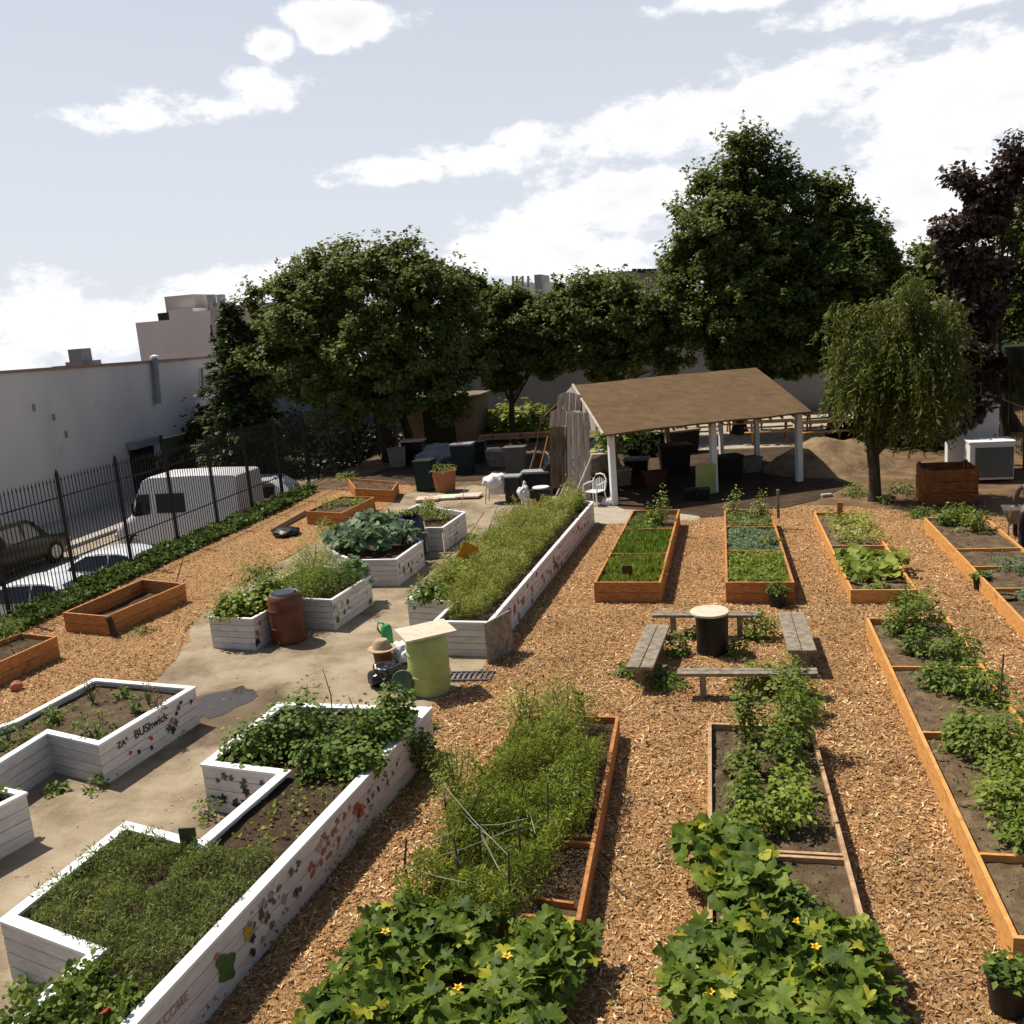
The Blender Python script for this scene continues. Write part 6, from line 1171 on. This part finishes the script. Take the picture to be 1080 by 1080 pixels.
tree('deciduous_tree', 'second tall tree adjoining the tallest one on its right', Vector((4.1, 41, 0)), [(880, 205, 12, 0), (866, 215, 12, 0), (878, 232, 24, 0), (900, 248, 22, 0), (862, 255, 28, 0), (915, 270, 24, 0), (888, 285, 42, -.5), (930, 288, 16, 0), (870, 330, 46, -.5), (912, 318, 30, 0), (850, 372, 28, 0), (938, 280, 9, 0), (905, 228, 9, 0), (924, 250, 10, 0)], LM['tree'], .185, 76000, .26, limbs=10, clr=.5)
tree('deciduous_tree', 'pale green tree top far behind the willow', Vector((8.5, 47, 0)), [(975, 290, 26, 0), (990, 275, 22, 0), (960, 320, 34, 0), (1000, 320, 40, 0), (990, 370, 46, 0), (1030, 330, 50, 0)], LM['willow'], .30, 14000, .2)
tree('deciduous_tree', 'yellow green tree at the right edge of the photo', Vector((9.3, 33.5, 0)), [(1088, 240, 30, 0), (1074, 300, 28, 0), (1095, 330, 40, 0), (1075, 365, 26, 0), (1115, 260, 45, 0), (1092, 205, 22, 0), (1060, 335, 20, 0), (1105, 400, 26, .5)], LM['willow'], .15, 42000, .16, limbs=8, clr=.4)
tree('purple_tree', 'dark purple leaved tree drooping over the white cabinets', Vector((8.0, 31.0, 0)), [(1035, 235, 22, 0), (1030, 208, 14, 0), (1018, 275, 18, 0), (1038, 290, 24, 0), (1022, 335, 24, 0), (1010, 380, 22, -1), (1000, 415, 20, -1.2), (1030, 390, 20, -.5), (1068, 185, 13, 0), (1074, 162, 9, 0), (1058, 215, 14, 0), (1012, 448, 10, -1.6), (1028, 432, 12, -1.5), (994, 245, 6, 0), (1010, 190, 6, 0), (1004, 262, 8, 0), (1040, 330, 18, 0), (996, 452, 7, -1.6)], LM['purple'], .19, 26000, .14, tmpl=T_TREE, limbs=10, clr=.35, up=.3)
tree('deciduous_tree', 'dark green tree filling the right edge behind the purple one', Vector((10.2, 38, 0)), [(1045, 330, 30, 0), (1020, 360, 34, 0), (1060, 380, 36, 0), (1025, 400, 26, 0), (1075, 300, 34, 0), (1090, 350, 34, 0), (1050, 290, 20, 0), (1000, 335, 18, 0)], LM['tree'], .20, 34000, .2)
# conifer
def conifer(label, base, ztop_, r0, n_, m_, leaf):
    b0 = Vector(base); root = thing('conifer', label, 'tree', b0); MB().tube([b0-Vector((0, 0, .1)), b0+Vector((0, 0, ztop_*.5)), b0+Vector((0, 0, ztop_))], [.18, .1, .02], 7).build('trunk', MT['bark'], root)
    P_ = []; D_ = []; mbb = MB(); nb = 110
    for i in range(nb):
        f = (i+.5)/nb; z = .4+f*(ztop_-.3)*1.0; rr = r0*(1-f)**.8*random.uniform(.65, 1.15)+.15; t = i*2.39996; k = int(n_/nb*(1.6*(1-f)+.3)); s_ = rng.random(k)**.6
        droop = -.22*rr; d = np.array([cos(t), sin(t), 0]); side = np.array([-sin(t), cos(t), 0]); p = np.array(b0)+np.array([0, 0, z])+d*(s_*rr)[:, None]+np.array([0, 0, 1])*(droop*s_**1.5)[:, None]+side*((rng.random(k)-.5)*.9*rr*(.25+.5*s_*(1-s_)*2))[:, None]+rng.normal(0, .06, (k, 3))
        P_.append(p); D_.append(np.tile(d, (k, 1))+rng.normal(0, .5, (k, 3))-np.array([0, 0, .25])); mbb.tube([b0+Vector((0, 0, z)), b0+Vector((cos(t)*rr*.9, sin(t)*rr*.9, z+droop*.8))], [.03, .008], 4, False)
    mbb.build('branches', MT['bark'], root); P_ = np.vstack(P_); D_ = np.vstack(D_); N = len(P_)
    cloud_mesh('crown', [scatter(T_LEAF, P_, rng.normal(0, .4, (N, 3))+np.array([0, 0, 1]), leaf*rng.uniform(.6, 1.3, N), D_)], m_, root); return root
cb_ = G(265, 508); cy = 36.5; cx = GY(262, 480, cy).x
conifer('dark conifer at the left end of the tree line beyond the white van', (cx, cy, SZ), GY(250, 322, cy).z-SZ, 2.7, 16000, LM['conifer'], .26)
# willow
def willow(label, base, lobes, n_str, m_):
    b0 = Vector(base); root = thing('willow_tree', label, 'tree', b0); P_ = []; D_ = []; mb = MB(); L_ = []
    for px, py, rp, dy in lobes: c = GY(px, py, b0.y+dy); L_.append((c, rp*(c-Vector(EYE)).length/F))
    tot = sum(r_**2 for _, r_ in L_)
    for c, r_ in L_:
        for i in range(int(n_str*r_**2/tot)):
            d = unit(rng.normal(size=3)); d[2] = d[2]*.8+.25; p0 = np.array(c)+d*r_*rng.uniform(.35, 1); out = np.array([d[0], d[1], 0]); ln = rng.uniform(.35, 1.6)*min(1.3, r_*1.1); k = int(ln*26); t = np.linspace(0, 1, k)[:, None]
            pts = p0+out*(.35*t)*ln+np.array([0, 0, 1])*(-ln*t**1.4)+rng.normal(0, .03, (k, 3)); P_.append(pts); D_.append(np.tile(out*.5-np.array([0, 0, .9]), (k, 1))+rng.normal(0, .35, (k, 3)))
            if i % 9 == 0: mb.tube([pts[0], pts[k//2], pts[-1]], .006, 3, False)
    P_ = np.vstack(P_); D_ = np.vstack(D_); N = len(P_)
    cloud_mesh('crown', [scatter(T_NARROW, P_, rng.normal(size=(N, 3))+np.array([0, 0, .3]), .16*rng.uniform(.6, 1.3, N), D_)], m_, root)
    tk = MB(); fk = b0+Vector((-.05, .1, 1.35)); tk.tube([b0-Vector((0, 0, .05)), b0+Vector((0, 0, .2)), b0+Vector((-.02, 0, .8)), fk], [.22, .165, .145, .16], 10)
    for i in range(11):
        c, r_ = L_[i % len(L_)]; tgt = c+Vector((random.gauss(0, .4), random.gauss(0, .4), .3)); m1 = fk.lerp(tgt, .4)+Vector((random.gauss(0, .1), 0, .2)); tk.tube([fk-Vector((0, 0, .15)), m1, tgt], [.11, .06, .015], 6)
    tk.add(mb.v, mb.f); tk.build('trunk', MT['bark'], root, smooth=True); return root
willow('small weeping tree with a short pale trunk right of the pavilion', G(923, 528), [(898, 365, 24, 0), (945, 330, 30, 0), (985, 345, 28, 0), (915, 395, 30, -.3), (965, 385, 38, -.3), (992, 400, 24, 0), (893, 410, 20, 0), (945, 420, 28, 0), (985, 440, 18, .3), (882, 330, 11, 0), (962, 305, 18, 0), (905, 330, 16, 0), (995, 330, 18, 0), (876, 372, 8, 0), (930, 455, 8, 0), (1003, 365, 12, 0), (870, 350, 10, 0), (1006, 420, 10, 0), (912, 445, 10, 0)], 1250, LM['willow'])
for px, py, r_, h, mm, lb in ((905, 522, .45, .35, 'grass', 'bright green weeds left of the willow trunk'), (950, 520, .5, .4, 'bush', 'green weeds right of the willow trunk'), (970, 545, .4, .3, 'bush', 'weeds between the willow and the compost box'), (1010, 548, .4, .4, 'bush', 'weeds in front of the compost box'), (935, 530, .25, .2, 'bush', 'small weeds at the foot of the willow trunk'), (930, 632, .25, .38, 'tomato', 'yellow green plant between the lettuce bed and the long right bed'), (962, 640, .3, .4, 'tomato', 'loose plant just behind the far end of the long right bed')):
    plant('weed', lb, px, py, .01, r_, h, 230, .09, T_LEAF, LM[mm], 'weeds at the right', 'weed')
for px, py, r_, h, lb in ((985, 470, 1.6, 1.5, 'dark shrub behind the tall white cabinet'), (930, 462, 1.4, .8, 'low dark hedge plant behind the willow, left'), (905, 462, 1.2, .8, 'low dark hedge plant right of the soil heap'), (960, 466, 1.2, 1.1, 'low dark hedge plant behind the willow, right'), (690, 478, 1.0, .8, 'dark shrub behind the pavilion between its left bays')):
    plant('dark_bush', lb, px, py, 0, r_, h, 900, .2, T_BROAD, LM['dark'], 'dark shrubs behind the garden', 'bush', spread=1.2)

# ---------------------------------------------------------------- person at the right edge
def skinned(name, verts, edges, rads, m_, parent, root_i=0, sub=1):
    me = bpy.data.meshes.new(name); me.from_pydata(verts, edges, []); o = bpy.data.objects.new(name, me); COL.objects.link(o)
    sk = o.modifiers.new('skin', 'SKIN'); sk.use_smooth_shade = True
    for i, r_ in enumerate(rads): me.skin_vertices[0].data[i].radius = (r_, r_) if not isinstance(r_, tuple) else r_
    me.skin_vertices[0].data[root_i].use_root = True
    s_ = o.modifiers.new('sub', 'SUBSURF'); s_.levels = s_.render_levels = sub
    bpy.context.view_layer.update(); m2 = bpy.data.meshes.new_from_object(o.evaluated_get(bpy.context.evaluated_depsgraph_get())); bpy.data.objects.remove(o)
    m2.materials.clear(); m2.polygons.foreach_set('use_smooth', [True]*len(m2.polygons)); return link(m2, name, m_, parent)
pp = G(1084, 588, 0); per = thing('person', 'person in dark clothes and brown sleeves standing at the right edge of the photo', 'person', (pp.x, pp.y, 0), R(80))
# facing local +x ... y is left
V = [(0, 0, .93), (0, 0, 1.12), (.03, 0, 1.32), (.06, 0, 1.46), (.09, 0, 1.54), (.11, 0, 1.62), (.11, 0, 1.72),
     (.04, .19, 1.42), (.10, .25, 1.16), (.30, .20, 1.02), (.38, .18, 1.0), (.04, -.19, 1.42), (.10, -.25, 1.16), (.30, -.20, 1.02), (.38, -.18, 1.0),
     (0, .10, .88), (.08, .11, .48), (.0, .12, .09), (.15, .13, .04), (0, -.10, .88), (-.02, -.11, .48), (-.14, -.12, .09), (.01, -.13, .04)]
E_ = [(0, 1), (1, 2), (2, 3), (3, 4), (4, 5), (5, 6), (3, 7), (7, 8), (8, 9), (9, 10), (3, 11), (11, 12), (12, 13), (13, 14), (0, 15), (15, 16), (16, 17), (17, 18), (0, 19), (19, 20), (20, 21), (21, 22)]
Rd = [(.13, .10), (.12, .09), (.14, .10), (.08, .07), .05, (.075, .085), (.06, .07), .05, .038, .026, .03, .05, .038, .026, .03, .08, .052, .036, .035, .08, .052, .036, .035]
skinned('body', V, E_, Rd, MT['skin'], per)
for s_ in (.18, -.18):
    for k in range(4):
        a = (.40, s_+(-.03+.02*k), 1.0); skinned('hand_finger', [a, (.44, a[1], .985), (.455, a[1], .955), (.44, a[1], .935)], [(0, 1), (1, 2), (2, 3)], [.010, .009, .008, .007], MT['skin'], per, 0, 1)
    sg = -1 if s_ > 0 else 1; skinned('hand_thumb', [(.36, s_+sg*.03, 1.0), (.39, s_+sg*.05, .985), (.42, s_+sg*.045, .975)], [(0, 1), (1, 2)], [.012, .011, .009], MT['skin'], per, 0, 1)
for i in (): pass
skinned('shirt', [V[i] for i in (0, 1, 2, 3, 7, 8, 9, 11, 12, 13)], [(0, 1), (1, 2), (2, 3), (3, 4), (4, 5), (5, 6), (3, 7), (7, 8), (8, 9)], [(.15, .12), (.14, .11), (.16, .12), (.085, .08), .066, .054, .042, .066, .054, .042], MT['sleeve'], per)
skinned('trousers', [(0, 0, 1.0)]+[V[i] for i in (0, 15, 16, 17, 19, 20, 21)], [(0, 1), (1, 2), (2, 3), (3, 4), (1, 5), (5, 6), (6, 7)], [(.14, .11), (.15, .12), .10, .075, .06, .10, .075, .06], MT['jacket'], per)
for i in (17, 21): skinned('shoe', [V[i], (V[i][0]+.02, V[i][1], .05), (V[i+1][0]+.03, V[i+1][1], .045)], [(0, 1), (1, 2)], [.045, .05, .04], MT['blackplastic'], per)
mb = MB(); mb.lathe([(.001, .15), (.05, .145), (.09, .11), (.108, .05), (.105, .0), (.085, -.05), (.05, -.08)], (.08, 0, 1.64), 18); mb.build('hair', MT['hair'], per, smooth=True, local=True)
mb = MB(); mb.lathe([(.001, -.022), (.016, -.015), (.018, 0), (.001, .03)], (.195, 0, 1.635), 8); mb.build('nose', MT['skin'], per, smooth=True, local=True)
for s_ in (-1, 1):
    MB().lathe([(.001, -.012), (.010, 0), (.001, .012)], (.178, s_*.033, 1.665), 8).build('eye', MT['whiteplastic'], per, smooth=True, local=True)
    MB().lathe([(.001, -.03), (.016, 0), (.001, .03)], (.10, s_*.088, 1.65), 8).build('ear', MT['skin'], per, smooth=True, local=True)
MB().box((.182, 0, 1.585), (.012, .045, .010)).build('mouth', MT['p_rust'], per, local=True)
wbw = thing('wheelbarrow', 'wheelbarrow with pale handles held by the person at the right edge', 'wheelbarrow', (pp.x+.15, pp.y+1.3, 0), R(80))
for s_ in (-1, 1): MB().tube([(-.85, s_*.19, .95), (-.3, s_*.19, .62), (.5, s_*.1, .25)], .018, 6).build('handle', MT['ply_pale'], wbw, local=True)
MB().add([(-.3, -.3, .75), (.5, -.3, .70), (.5, .3, .70), (-.3, .3, .75), (-.15, -.18, .42), (.3, -.18, .40), (.3, .18, .40), (-.15, .18, .42)], [(4, 5, 6, 7), (0, 1, 5, 4), (1, 2, 6, 5), (2, 3, 7, 6), (3, 0, 4, 7)]).build('tray', MT['steel'], wbw, local=True)
MB().lathe([(.001, -.04), (.15, -.04), (.19, -.02), (.19, .02), (.15, .04), (.001, .04)], (0, 0, 0), 18, Matrix.Translation((.52, 0, .19))@Matrix.Rotation(R(90), 4, 'X')).build('wheel', MT['rubber'], wbw, local=True)
for s_ in (-1, 1): MB().tube([(-.2, s_*.18, .5), (-.25, s_*.2, 0)], .015, 6).build('leg', MT['steel'], wbw, local=True)

# ---------------------------------------------------------------- render settings
sc.render.engine = 'CYCLES'
sc.view_settings.view_transform = 'Standard'; sc.view_settings.look = 'None'; sc.view_settings.exposure = .18; sc.view_settings.gamma = 1
sc.cycles.max_bounces = 4; sc.cycles.diffuse_bounces = 2; sc.cycles.glossy_bounces = 2; sc.cycles.transmission_bounces = 2; sc.cycles.transparent_max_bounces = 4
for o in bpy.data.objects:
    if '_h' in o.keys(): del o['_h']
